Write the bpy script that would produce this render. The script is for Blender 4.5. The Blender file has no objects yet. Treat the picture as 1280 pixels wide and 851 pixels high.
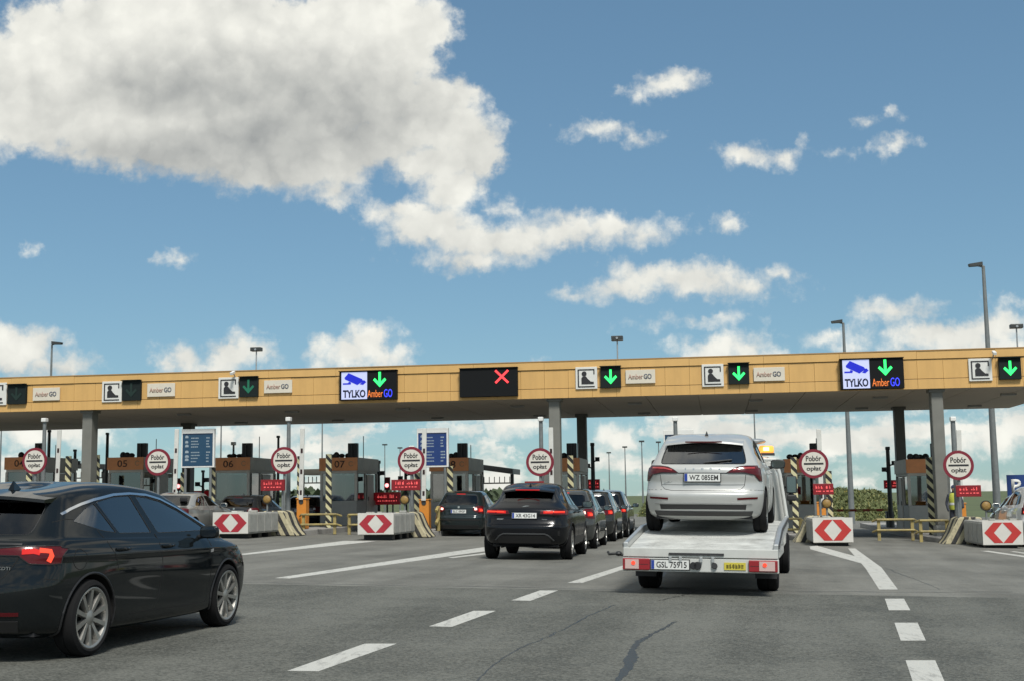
import bpy, bmesh, math, random
from mathutils import Vector, Matrix
from mathutils.bvhtree import BVHTree
from mathutils.geometry import tessellate_polygon
R = math.radians
random.seed(7)
SC = bpy.context.scene
COL = SC.collection

# ------------------------------------------------------------------ camera
F, CX, CY, CAMH = 1600.0, 640.0, 425.5, 1.32
PITCH, ROLL = math.atan(195.0 / F), -0.0133
CROSS = 0.02                       # crossfall of the carriageway, falling to the right
camd = bpy.data.cameras.new("camera")
cam = bpy.data.objects.new("camera", camd)
COL.objects.link(cam)
camd.sensor_width = 36.0
camd.lens = 36.0 * F / 1280.0
camd.clip_start, camd.clip_end = 0.1, 20000.0
CR = Matrix.Rotation(math.pi / 2 + PITCH, 3, 'X') @ Matrix.Rotation(ROLL, 3, 'Z')
cam.matrix_world = Matrix.Translation((0, 0, CAMH)) @ CR.to_4x4()
SC.camera = cam

# ------------------------------------------------------------------ light
SUN_AZ, SUN_EL = R(166), R(54)     # azimuth clockwise from straight ahead (behind the camera, to the right), height
sun_dir = Vector((math.sin(SUN_AZ) * math.cos(SUN_EL), math.cos(SUN_AZ) * math.cos(SUN_EL), math.sin(SUN_EL)))
sl = bpy.data.lights.new("sun", 'SUN')
sl.energy, sl.angle, sl.color = 2.1, R(13), (1.0, 0.965, 0.90)   # sun veiled by cloud: no hard shadows
so = bpy.data.objects.new("sun", sl)
COL.objects.link(so)
so.rotation_euler = sun_dir.to_track_quat('Z', 'Y').to_euler()
so.location = (0, 0, 60)
SC.view_settings.view_transform = 'Standard'
SC.view_settings.look = 'None'
SC.view_settings.gamma = 1.0
SC.view_settings.exposure = 0.92
SC.view_settings.use_curve_mapping = False
SC.render.engine = 'CYCLES'
SC.cycles.max_bounces = 6
SC.cycles.diffuse_bounces = 3
SC.cycles.glossy_bounces = 3
SC.cycles.transparent_max_bounces = 12
SC.cycles.use_denoising = True

def ray(px, py):
    return (CR @ Vector(((px - CX) / F, -(py - CY) / F, -1.0))).normalized()

# ------------------------------------------------------------------ sky with cumulus clouds
# clouds are laid out in U = 1600*X/Y, V = 1600*Z/Y of the sky direction (a fixed dome, not the view)
def uv(px, py):
    d = ray(px, py)
    return 1600 * d.x / d.y, 1600 * d.z / d.y
# px, py, rx, ry : lumps of the clouds seen ahead
CLOUDS = [
 (90,95,150,85),(210,60,190,110),(330,100,200,110),(440,60,120,90),(480,20,90,50),(250,165,230,62),(380,190,150,52),(40,150,120,48),
 (350,215,95,34),(415,238,40,16),(60,40,60,50),(520,30,55,42),
 (520,130,75,46),(565,165,62,42),(480,175,90,42),(540,205,75,34),(590,190,42,45),(570,120,40,26),(560,235,52,34),
 (500,268,56,24),(540,285,80,30),(590,300,70,28),(640,300,75,28),(700,290,80,26),(760,288,70,22),(805,292,42,15),(630,262,26,14),(590,325,70,14),
 (820,345,70,20),(780,360,80,20),(870,350,80,24),(930,362,60,18),(975,346,30,12),(720,368,34,12),(860,400,58,12),
 (835,106,36,20),(858,98,20,14),(800,118,20,10),
 (745,163,36,13),(775,160,18,10),(800,175,18,7),(930,192,28,12),(970,200,24,14),(950,197,34,11),(1003,183,9,6),(1052,191,22,8),(1120,176,18,11),(1100,184,12,7),(1078,153,14,8),(1112,140,8,5),
 (910,277,17,13),(221,324,17,8),(43,313,7,4),
 (1125,388,62,15),(1180,420,90,22),(1240,410,80,22),(1230,440,100,24),(1150,425,60,10),(1050,425,60,7),(1270,380,22,6),
 (20,440,58,34),(60,460,62,18),(0,425,40,24),(-40,430,60,40),
 (230,450,36,22),(290,445,50,26),(320,440,32,20),(205,455,20,18),(265,458,60,14),
 (430,440,52,26),(460,428,42,26),(485,445,30,20),(405,452,30,14),
 (900,440,58,22),(930,432,44,18),(865,445,26,10),(960,445,26,10),(1063,435,20,10),(671,450,12,6),(1110,440,14,6),
 (775,552,40,22),(1000,535,30,17),(1110,545,40,22),(1235,548,60,28),(60,535,90,26),(330,545,60,20),(640,530,50,18),
]
SHADE = [(290,190,300,75),(380,150,190,85),(270,120,190,70),(640,318,120,16),(590,334,70,12),(860,372,100,14),(60,475,70,14)]

def build_world():
    w = bpy.data.worlds.new("World")
    SC.world = w
    w.use_nodes = True
    w.cycles.sampling_method = 'MANUAL'
    w.cycles.sample_map_resolution = 512
    nt = w.node_tree
    nt.nodes.clear()
    N, L = nt.nodes.new, nt.links.new
    def inp(s, v):
        if hasattr(v, 'links'):
            L(v, s)
        else:
            s.default_value = v
    def mth(op, a, b=0.0, c=0.0, clamp=False):
        n = N('ShaderNodeMath'); n.operation = op; n.use_clamp = clamp
        inp(n.inputs[0], a); inp(n.inputs[1], b); inp(n.inputs[2], c)
        return n.outputs[0]
    def vm(op, a, b=None, c=None):
        n = N('ShaderNodeVectorMath'); n.operation = op
        inp(n.inputs[0], a)
        if b is not None: inp(n.inputs[1], b)
        if c is not None: inp(n.inputs[2], c)
        return n.outputs['Value'] if op in ('LENGTH', 'DOT_PRODUCT') else n.outputs[0]
    def comb(x, y, z=0.0):
        n = N('ShaderNodeCombineXYZ'); inp(n.inputs[0], x); inp(n.inputs[1], y); inp(n.inputs[2], z)
        return n.outputs[0]
    def noise(v, scale, detail=6.0, rough=0.55, dist=0.0, color=False, dims='2D'):
        n = N('ShaderNodeTexNoise'); n.noise_dimensions = dims; inp(n.inputs['Vector'], v)
        n.inputs['Scale'].default_value = scale; n.inputs['Detail'].default_value = detail
        n.inputs['Roughness'].default_value = rough; n.inputs['Distortion'].default_value = dist
        return n.outputs['Color'] if color else n.outputs['Fac']
    def sstep(x, a, b):
        n = N('ShaderNodeMapRange'); n.interpolation_type = 'SMOOTHSTEP'
        inp(n.inputs[0], x); n.inputs[1].default_value = a; n.inputs[2].default_value = b
        return n.outputs[0]
    def mixc(f, a, b):
        n = N('ShaderNodeMix'); n.data_type = 'RGBA'
        inp(n.inputs[0], f); inp(n.inputs[6], a); inp(n.inputs[7], b)
        return n.outputs[2]
    tc = N('ShaderNodeTexCoord')
    d = tc.outputs['Generated']
    sep = N('ShaderNodeSeparateXYZ'); L(d, sep.inputs[0])
    X, Y, Z = sep.outputs
    ys = mth('MAXIMUM', Y, 0.08)
    U = mth('MULTIPLY', mth('DIVIDE', X, ys), 1600.0)
    V = mth('MULTIPLY', mth('DIVIDE', Z, ys), 1600.0)
    P = comb(U, V)
    # warp the lumps so that outlines billow
    wn = vm('SUBTRACT', noise(P, 0.016, 5.0, 0.6, color=True), (0.5, 0.5, 0.5))
    wn2 = vm('SUBTRACT', noise(P, 0.06, 4.0, 0.6, color=True), (0.5, 0.5, 0.5))
    PW = vm('ADD', P, vm('ADD', vm('MULTIPLY', wn, (46, 30, 0)), vm('MULTIPLY', wn2, (20, 15, 0))))
    def field(p, blobs):
        cur = None
        for (x, y, rx, ry) in blobs:
            u, v = uv(x, y)
            ln = vm('LENGTH', vm('MULTIPLY_ADD', p, (1.0 / rx, 1.0 / ry, 0), (-u / rx, -v / ry, 0)))
            r = min(rx, ry)
            ln = mth('MULTIPLY_ADD', ln, float(r), -float(r))          # signed distance to the lump's outline
            if cur is None:
                cur = ln
            else:
                n = N('ShaderNodeMath'); n.operation = 'SMOOTH_MIN'
                L(cur, n.inputs[0]); L(ln, n.inputs[1]); n.inputs[2].default_value = 7.0
                cur = n.outputs[0]
        return mth('MULTIPLY', cur, -1.0)
    def voro(v, scale):
        n = N('ShaderNodeTexVoronoi'); n.voronoi_dimensions = '2D'; n.feature = 'SMOOTH_F1'; n.inputs['Smoothness'].default_value = .35
        inp(n.inputs['Vector'], v); n.inputs['Scale'].default_value = scale; n.inputs['Detail'].default_value = 2.0; n.inputs['Roughness'].default_value = .45
        return n.outputs['Distance']
    fa = field(PW, CLOUDS)
    PB = vm('ADD', P, vm('MULTIPLY', wn2, (22, 18, 0)))
    bil = mth('SUBTRACT', 0.42, voro(PB, 0.026))           # cauliflower lumps
    n1 = noise(P, 0.035, 7.0, 0.66)
    n2 = noise(P, 0.010, 6.0, 0.6, 0.3)
    rag = mth('ADD', mth('MULTIPLY', mth('SUBTRACT', n1, 0.5), 22.0), mth('ADD', mth('MULTIPLY', mth('SUBTRACT', n2, 0.5), 20.0), mth('MULTIPLY', bil, 13.0)))
    # broken, flattened cloud streets towards the horizon
    PLW = comb(mth('MULTIPLY', U, 0.006), mth('MULTIPLY', V, 0.021))
    nl = noise(vm('ADD', PLW, vm('MULTIPLY', wn2, (.35, .25, 0))), 1.0, 6.0, 0.55)
    low = mth('ADD', mth('MULTIPLY', mth('SUBTRACT', nl, 0.485), 110.0), mth('MULTIPLY', bil, 9.0))
    low = mth('SUBTRACT', low, mth('MULTIPLY', sstep(V, 95.0, 170.0), 120.0))
    dens = mth('MAXIMUM', mth('ADD', mth('ADD', fa, 3.0), rag), low)
    # the same kind of cumulus everywhere else in the sky
    dz = mth('MAXIMUM', Z, 0.06)
    Q = comb(mth('DIVIDE', X, dz), mth('DIVIDE', Y, dz), 3.7)
    g1 = noise(Q, 0.75, 6.0, 0.58, 0.2, dims='2D')
    gden = mth('MULTIPLY', mth('SUBTRACT', g1, 0.465), 90.0)
    inside = mth('MULTIPLY', sstep(mth('ABSOLUTE', U), 1250.0, 850.0), mth('MULTIPLY', sstep(V, 1000.0, 700.0), sstep(Y, 0.1, 0.3)))
    m = N('ShaderNodeMix'); m.data_type = 'FLOAT'
    L(inside, m.inputs[0]); L(gden, m.inputs[2]); L(dens, m.inputs[3])
    den = m.outputs[0]
    alpha = sstep(den, -7.0, 17.0)
    # brightness of the cloud bodies: lit crowns, soft grey thick bases
    sh = field(vm('ADD', P, vm('MULTIPLY', wn, (60, 40, 0))), SHADE)
    sh = mth('MULTIPLY', sstep(sh, -32.0, 62.0), inside)
    n3a = noise(P, 0.009, 3.0, 0.5, 0.3)
    n3b = noise(vm('ADD', P, (8, 40, 0)), 0.009, 3.0, 0.5, 0.3)
    relief2 = mth('MULTIPLY', mth('SUBTRACT', n3a, n3b), 2.2)
    thick = sstep(den, 12.0, 70.0)
    lit = mth('ADD', 0.86, mth('ADD', mth('MULTIPLY', bil, 0.24), mth('MULTIPLY', relief2, 0.26)))
    lit = mth('SUBTRACT', lit, mth('ADD', mth('MULTIPLY', sh, 0.52), mth('MULTIPLY', thick, 0.05)), clamp=True)
    ccol = mixc(lit, (1.75, 1.8, 1.76, 1), (4.7, 4.65, 4.25, 1))
    sky = N('ShaderNodeTexSky'); sky.sky_type = 'NISHITA'
    sky.sun_disc = False; sky.sun_elevation = SUN_EL; sky.sun_rotation = SUN_AZ
    sky.altitude = 50; sky.air_density = 1.0; sky.dust_density = 0.2; sky.ozone_density = 1.0
    gr = N('ShaderNodeMix'); gr.data_type = 'RGBA'; gr.blend_type = 'MULTIPLY'; gr.inputs[0].default_value = 1.0
    gm = N('ShaderNodeGamma'); L(sky.outputs[0], gm.inputs[0]); gm.inputs[1].default_value = 0.62   # softer step from horizon to zenith, as the camera recorded it
    L(gm.outputs[0], gr.inputs[6]); gr.inputs[7].default_value = (0.50, 0.725, 0.85, 1)
    out = mixc(mth('MULTIPLY', alpha, 0.97), gr.outputs[2], ccol)
    bg = N('ShaderNodeBackground'); L(out, bg.inputs[0]); bg.inputs[1].default_value = 0.11
    wo = N('ShaderNodeOutputWorld'); L(bg.outputs[0], wo.inputs[0])
build_world()

# ------------------------------------------------------------------ mesh helpers
class MB:
    def __init__(s):
        s.v, s.f, s.m = [], [], []
        s.cur = 0
    def add(s, vs, fs):
        o = len(s.v)
        s.v += [tuple(p) for p in vs]
        s.f += [tuple(i + o for i in f) for f in fs]
        s.m += [s.cur] * len(fs)
        return s
    def box(s, x0, x1, y0, y1, z0, z1):
        return s.add([(x0,y0,z0),(x1,y0,z0),(x1,y1,z0),(x0,y1,z0),(x0,y0,z1),(x1,y0,z1),(x1,y1,z1),(x0,y1,z1)],
                     [(0,3,2,1),(4,5,6,7),(0,1,5,4),(1,2,6,5),(2,3,7,6),(3,0,4,7)])
    def obox(s, c, size, rot):
        c = Vector(c); vs = []
        for sz in (-.5, .5):
            for sx, sy in ((-.5,-.5),(.5,-.5),(.5,.5),(-.5,.5)):
                vs.append(c + rot @ Vector((sx*size[0], sy*size[1], sz*size[2])))
        return s.add(vs, [(0,3,2,1),(4,5,6,7),(0,1,5,4),(1,2,6,5),(2,3,7,6),(3,0,4,7)])
    def prism(s, poly, axis, d0, d1):
        # poly in the two remaining axes, axis 'x' -> (y,z), 'y' -> (x,z), 'z' -> (x,y)
        def P(p, d):
            return (d, p[0], p[1]) if axis == 'x' else (p[0], d, p[1]) if axis == 'y' else (p[0], p[1], d)
        n = len(poly)
        vs = [P(p, d0) for p in poly] + [P(p, d1) for p in poly]
        tri = tessellate_polygon([[Vector((p[0], p[1], 0)) for p in poly]])
        fs = [tuple(t) for t in tri] + [tuple(i + n for i in reversed(t)) for t in tri]
        fs += [(i, (i+1) % n, n + (i+1) % n, n + i) for i in range(n)]
        return s.add(vs, fs)
    def cyl(s, p0, p1, r0, r1=None, n=12, cap=True):
        r1 = r0 if r1 is None else r1
        p0, p1 = Vector(p0), Vector(p1)
        q = (p1 - p0).to_track_quat('Z', 'Y')
        vs = []
        for p, r in ((p0, r0), (p1, r1)):
            for i in range(n):
                a = 2*math.pi*i/n
                vs.append(p + q @ Vector((r*math.cos(a), r*math.sin(a), 0)))
        fs = [(i, (i+1) % n, n+(i+1) % n, n+i) for i in range(n)]
        if cap:
            fs += [tuple(reversed(range(n))), tuple(range(n, 2*n))]
        return s.add(vs, fs)
    def tube(s, pts, r, n=8):
        pts = [Vector(p) for p in pts]
        vs, fs = [], []
        up = Vector((0.13, 0.21, 0.97))
        for k, p in enumerate(pts):
            t = (pts[min(k+1, len(pts)-1)] - pts[max(k-1, 0)]).normalized()
            a = t.cross(up)
            if a.length < 1e-3: a = t.cross(Vector((1, 0, 0)))
            a.normalize(); b = t.cross(a)
            for i in range(n):
                an = 2*math.pi*i/n
                vs.append(p + r*(math.cos(an)*a + math.sin(an)*b))
        for k in range(len(pts)-1):
            for i in range(n):
                fs.append((k*n+i, k*n+(i+1) % n, (k+1)*n+(i+1) % n, (k+1)*n+i))
        fs += [tuple(reversed(range(n))), tuple(range((len(pts)-1)*n, len(pts)*n))]
        return s.add(vs, fs)
    def lathe(s, prof, n=24, axis='z', c=(0, 0, 0), closed=False):
        vs, fs = [], []
        for (r, h) in prof:
            for i in range(n):
                a = 2*math.pi*i/n
                x, y = r*math.cos(a), r*math.sin(a)
                p = (x, y, h) if axis == 'z' else (x, h, y) if axis == 'y' else (h, x, y)
                vs.append((p[0]+c[0], p[1]+c[1], p[2]+c[2]))
        m = len(prof)
        for k in range(m if closed else m-1):
            for i in range(n):
                k2 = (k+1) % m
                fs.append((k*n+i, k*n+(i+1) % n, k2*n+(i+1) % n, k2*n+i))
        return s.add(vs, fs)
    def sphere(s, c, r, nu=12, nv=8):
        rx, ry, rz = r if isinstance(r, tuple) else (r, r, r)
        vs, fs = [], []
        for j in range(nv+1):
            t = math.pi*j/nv
            for i in range(nu):
                a = 2*math.pi*i/nu
                vs.append((c[0]+rx*math.sin(t)*math.cos(a), c[1]+ry*math.sin(t)*math.sin(a), c[2]+rz*math.cos(t)))
        for j in range(nv):
            for i in range(nu):
                fs.append((j*nu+i, j*nu+(i+1) % nu, (j+1)*nu+(i+1) % nu, (j+1)*nu+i))
        return s.add(vs, fs)
    def build(s, name, mat, parent=None, smooth=False, bevel=0, loc=None, angle=40):
        me = bpy.data.meshes.new(name)
        me.from_pydata(s.v, [], s.f)
        bm = bmesh.new(); bm.from_mesh(me)
        bmesh.ops.remove_doubles(bm, verts=bm.verts, dist=1e-5)
        bmesh.ops.recalc_face_normals(bm, faces=bm.faces)
        bm.to_mesh(me); bm.free()
        return mobj(name, me, mat, parent, smooth, bevel, loc, angle)

def mobj(name, me, mat, parent=None, smooth=False, bevel=0, loc=None, angle=40):
    for mm in (mat if isinstance(mat, (list, tuple)) else [mat]):
        me.materials.append(mm)
    o = bpy.data.objects.new(name, me)
    COL.objects.link(o)
    if parent: o.parent = parent
    if loc: o.location = loc
    if smooth:
        me.polygons.foreach_set('use_smooth', [True]*len(me.polygons))
        if angle < 180:
            me.set_sharp_from_angle(angle=R(angle))
    if bevel:
        b = o.modifiers.new('bevel', 'BEVEL'); b.width = bevel; b.segments = 2; b.limit_method = 'ANGLE'
        b.harden_normals = False
    return o

def empty(name, loc=(0, 0, 0), rz=0.0):
    o = bpy.data.objects.new(name, None)
    COL.objects.link(o)
    o.location = loc; o.rotation_euler = (0, 0, rz)
    o.empty_display_size = 0.2
    return o
def tag(o, label=None, cat=None, group=None, kind=None):
    if label: o['label'] = label
    if cat: o['category'] = cat
    if group: o['group'] = group
    if kind: o['kind'] = kind
    return o
def copy_tree(o, parent=None):
    c = o.copy(); COL.objects.link(c)
    if parent: c.parent = parent
    for ch in list(o.children):
        copy_tree(ch, c)
    return c

# ------------------------------------------------------------------ materials
MATS = {}
def M(name, col=(.5, .5, .5), rough=.5, metal=0., noise=0., nscale=4., bump=0., bscale=None, coat=0., spec=.5, em=None, es=0., streak=0., dirt=None, dirt_amt=0., flake=0.):
    if name in MATS: return MATS[name]
    m = bpy.data.materials.new(name); m.use_nodes = True
    nt = m.node_tree; b = nt.nodes['Principled BSDF']
    N, L = nt.nodes.new, nt.links.new
    b.inputs['Base Color'].default_value = (*col, 1)
    b.inputs['Roughness'].default_value = rough
    b.inputs['Metallic'].default_value = metal
    b.inputs['Specular IOR Level'].default_value = spec
    if coat:
        b.inputs['Coat Weight'].default_value = coat; b.inputs['Coat Roughness'].default_value = 0.05
    if em:
        b.inputs['Emission Color'].default_value = (*em, 1); b.inputs['Emission Strength'].default_value = es
    if noise or bump or dirt_amt:
        tc = N('ShaderNodeTexCoord')
        vec = tc.outputs['Object']
        if streak:
            mp = N('ShaderNodeMapping'); mp.inputs['Scale'].default_value = (1, 1, 1.0/streak)
            L(vec, mp.inputs[0]); vec = mp.outputs[0]
        n = N('ShaderNodeTexNoise'); n.inputs['Scale'].default_value = nscale; n.inputs['Detail'].default_value = 7; n.inputs['Roughness'].default_value = .62
        L(vec, n.inputs['Vector'])
        src = None
        if noise:
            mr = N('ShaderNodeMapRange'); L(n.outputs['Fac'], mr.inputs[0])
            mr.inputs[1].default_value = .25; mr.inputs[2].default_value = .75
            mr.inputs[3].default_value = 1-noise; mr.inputs[4].default_value = 1+noise
            vmn = N('ShaderNodeVectorMath'); vmn.operation = 'SCALE'
            vmn.inputs[0].default_value = col; L(mr.outputs[0], vmn.inputs['Scale'])
            src = vmn.outputs[0]
            L(src, b.inputs['Base Color'])
            rr = N('ShaderNodeMapRange'); L(n.outputs['Fac'], rr.inputs[0])
            rr.inputs[3].default_value = max(0, rough-.12); rr.inputs[4].default_value = min(1, rough+.12)
            L(rr.outputs[0], b.inputs['Roughness'])
        if dirt_amt:
            n2 = N('ShaderNodeTexNoise'); n2.inputs['Scale'].default_value = nscale*.6; n2.inputs['Detail'].default_value = 9; n2.inputs['Roughness'].default_value = .7
            L(vec, n2.inputs['Vector'])
            mr = N('ShaderNodeMapRange'); mr.interpolation_type = 'SMOOTHSTEP'; L(n2.outputs['Fac'], mr.inputs[0])
            mr.inputs[1].default_value = .45; mr.inputs[2].default_value = .75; mr.inputs[4].default_value = dirt_amt
            mx = N('ShaderNodeMix'); mx.data_type = 'RGBA'; L(mr.outputs[0], mx.inputs[0])
            if src: L(src, mx.inputs[6])
            else: mx.inputs[6].default_value = (*col, 1)
            mx.inputs[7].default_value = (*(dirt or (.12, .11, .09)), 1)
            L(mx.outputs[2], b.inputs['Base Color'])
        if bump:
            nb = N('ShaderNodeTexNoise'); nb.inputs['Scale'].default_value = bscale or nscale*4; nb.inputs['Detail'].default_value = 5
            L(tc.outputs['Object'], nb.inputs['Vector'])
            bp = N('ShaderNodeBump'); bp.inputs['Strength'].default_value = bump; bp.inputs['Distance'].default_value = .02
            L(nb.outputs['Fac'], bp.inputs['Height']); L(bp.outputs[0], b.inputs['Normal'])
    MATS[name] = m
    return m

def glass_mat(name, tint, refl=1.0, rough=0.0, ior=1.62):
    if name in MATS: return MATS[name]
    m = bpy.data.materials.new(name); m.use_nodes = True
    nt = m.node_tree; nt.nodes.clear(); N, L = nt.nodes.new, nt.links.new
    tr = N('ShaderNodeBsdfTransparent'); tr.inputs[0].default_value = (*tint, 1)
    gl = N('ShaderNodeBsdfGlossy'); gl.inputs['Roughness'].default_value = max(rough, .03); gl.inputs[0].default_value = (refl, refl, refl, 1)
    fr = N('ShaderNodeFresnel'); fr.inputs[0].default_value = ior
    mx = N('ShaderNodeMixShader'); L(fr.outputs[0], mx.inputs[0]); L(tr.outputs[0], mx.inputs[1]); L(gl.outputs[0], mx.inputs[2])
    o = N('ShaderNodeOutputMaterial'); L(mx.outputs[0], o.inputs[0])
    MATS[name] = m
    return m

def stripe_mat(name, c1, c2, period, direction, rough=.5, dirt=.25):
    """painted diagonal stripes: object-space saw along `direction`"""
    if name in MATS: return MATS[name]
    m = M(name, c1, rough)
    nt = m.node_tree; b = nt.nodes['Principled BSDF']; N, L = nt.nodes.new, nt.links.new
    tc = N('ShaderNodeTexCoord')
    dt = N('ShaderNodeVectorMath'); dt.operation = 'DOT_PRODUCT'; L(tc.outputs['Object'], dt.inputs[0]); dt.inputs[1].default_value = direction
    dv = N('ShaderNodeMath'); dv.operation = 'DIVIDE'; L(dt.outputs['Value'], dv.inputs[0]); dv.inputs[1].default_value = period
    fr = N('ShaderNodeMath'); fr.operation = 'FRACT'; L(dv.outputs[0], fr.inputs[0])
    gt = N('ShaderNodeMath'); gt.operation = 'GREATER_THAN'; L(fr.outputs[0], gt.inputs[0]); gt.inputs[1].default_value = .5
    mx = N('ShaderNodeMix'); mx.data_type = 'RGBA'; L(gt.outputs[0], mx.inputs[0]); mx.inputs[6].default_value = (*c1, 1); mx.inputs[7].default_value = (*c2, 1)
    n = N('ShaderNodeTexNoise'); n.inputs['Scale'].default_value = 9; n.inputs['Detail'].default_value = 8; L(tc.outputs['Object'], n.inputs['Vector'])
    mr = N('ShaderNodeMapRange'); L(n.outputs['Fac'], mr.inputs[0]); mr.inputs[1].default_value = .5; mr.inputs[2].default_value = .75; mr.inputs[4].default_value = dirt
    m2 = N('ShaderNodeMix'); m2.data_type = 'RGBA'; L(mr.outputs[0], m2.inputs[0]); L(mx.outputs[2], m2.inputs[6]); m2.inputs[7].default_value = (.12, .11, .09, 1)
    L(m2.outputs[2], b.inputs['Base Color'])
    return m

BLACK = M('black_plastic', (.018, .019, .02), .55)
RUBBER = M('tyre_rubber', (.013, .013, .0135), .95, spec=.15, bump=.2, nscale=30)
GALV = M('galvanised_steel', (.36, .38, .39), .5, .6, noise=.15, nscale=6)
GREYPOLE = M('grey_painted_pole', (.17, .185, .185), .55, .2, noise=.15, nscale=5)
DARKPOLE = M('dark_steel', (.05, .055, .055), .5, .3, noise=.15)
WHITE = M('white_paint', (.72, .72, .69), .4, noise=.05, dirt_amt=.18, nscale=3)
LETTER = M('black_lettering', (.02, .02, .022), .5)
REDP = M('traffic_red', (.185, .014, .028), .45, noise=.06)
CONC = M('concrete', (.34, .34, .31), .85, noise=.16, nscale=5, bump=.25, dirt_amt=.4, dirt=(.13, .125, .11))
YELLOW = M('yellow_paint', (.34, .27, .10), .6, noise=.25, dirt_amt=.85, nscale=6)
ORANGE = M('orange_cabinet', (.62, .23, .03), .5, noise=.1, dirt_amt=.25)

# ------------------------------------------------------------------ layout of the toll plaza
TH = R(9.0)
UAX = Vector((math.cos(TH), -math.sin(TH), 0)); VAX = Vector((math.sin(TH), math.cos(TH), 0))
ORG = Vector((1.5, 45.5, 0))
CAM = Vector((0, 0, CAMH))
def gz(x, y=0):
    return -CROSS * max(-45, min(45, x))
def PL(a, b, z=None):
    p = ORG + UAX*a + VAX*b
    p.z = gz(p.x, p.y) + (z or 0)
    return p
def at(px, py, b):
    """point seen at a pixel on the cross-plane b metres along the plaza axis -> (a, height)"""
    d = ray(px, py)
    t = (b - (CAM - ORG).dot(VAX)) / d.dot(VAX)
    p = CAM + d*t
    return (p - ORG).dot(UAX), p.z
def G(px, py):
    """point of the carriageway seen at a pixel"""
    d = ray(px, py)
    n = Vector((CROSS, 0, 1.0))
    return CAM + d * (-(CAM.dot(n)) / d.dot(n))
def on_ground(o, p, psi):
    """stand a thing on the sloping carriageway at p with its local +x along heading psi (clockwise from +Y)"""
    n = Vector((CROSS, 0, 1)).normalized()
    x = Vector((math.sin(psi), math.cos(psi), 0)); x = (x - n*x.dot(n)).normalized()
    y = n.cross(x)
    m = Matrix((x, y, n)).transposed().to_4x4()
    o.matrix_world = Matrix.Translation((p[0], p[1], gz(p[0], p[1]))) @ m
    return o

# ------------------------------------------------------------------ lettering
def text(name, body, mat, parent, w=None, h=None, loc=(0, 0, 0), rot=(math.pi/2, 0, 0), depth=.004, bold=0.0, space=1.0):
    cu = bpy.data.curves.new(name, 'FONT'); cu.body = body
    cu.align_x = 'LEFT'; cu.size = 1; cu.resolution_u = 3; cu.offset = bold; cu.space_character = space
    to = bpy.data.objects.new(name + '_src', cu); COL.objects.link(to)
    dg = bpy.context.evaluated_depsgraph_get()
    me = bpy.data.meshes.new_from_object(to.evaluated_get(dg))
    bpy.data.objects.remove(to); bpy.data.curves.remove(cu)
    me.name = name
    xs = [v.co.x for v in me.vertices]; ys = [v.co.y for v in me.vertices]
    x0, x1, y0, y1 = min(xs), max(xs), min(ys), max(ys)
    sx = w/(x1-x0) if w else None; sy = h/(y1-y0) if h else None
    sx = sx or sy; sy = sy or sx
    for v in me.vertices:
        v.co = ((v.co.x-(x0+x1)/2)*sx, (v.co.y-(y0+y1)/2)*sy, 0)
    bm = bmesh.new(); bm.from_mesh(me)
    r = bmesh.ops.extrude_face_region(bm, geom=list(bm.faces))
    bmesh.ops.translate(bm, verts=[g for g in r['geom'] if isinstance(g, bmesh.types.BMVert)], vec=(0, 0, depth))
    bmesh.ops.recalc_face_normals(bm, faces=bm.faces)
    bm.to_mesh(me); bm.free()
    me.materials.clear()
    o = mobj(name, me, mat, parent)
    o.location = loc; o.rotation_euler = rot
    return o

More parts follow.
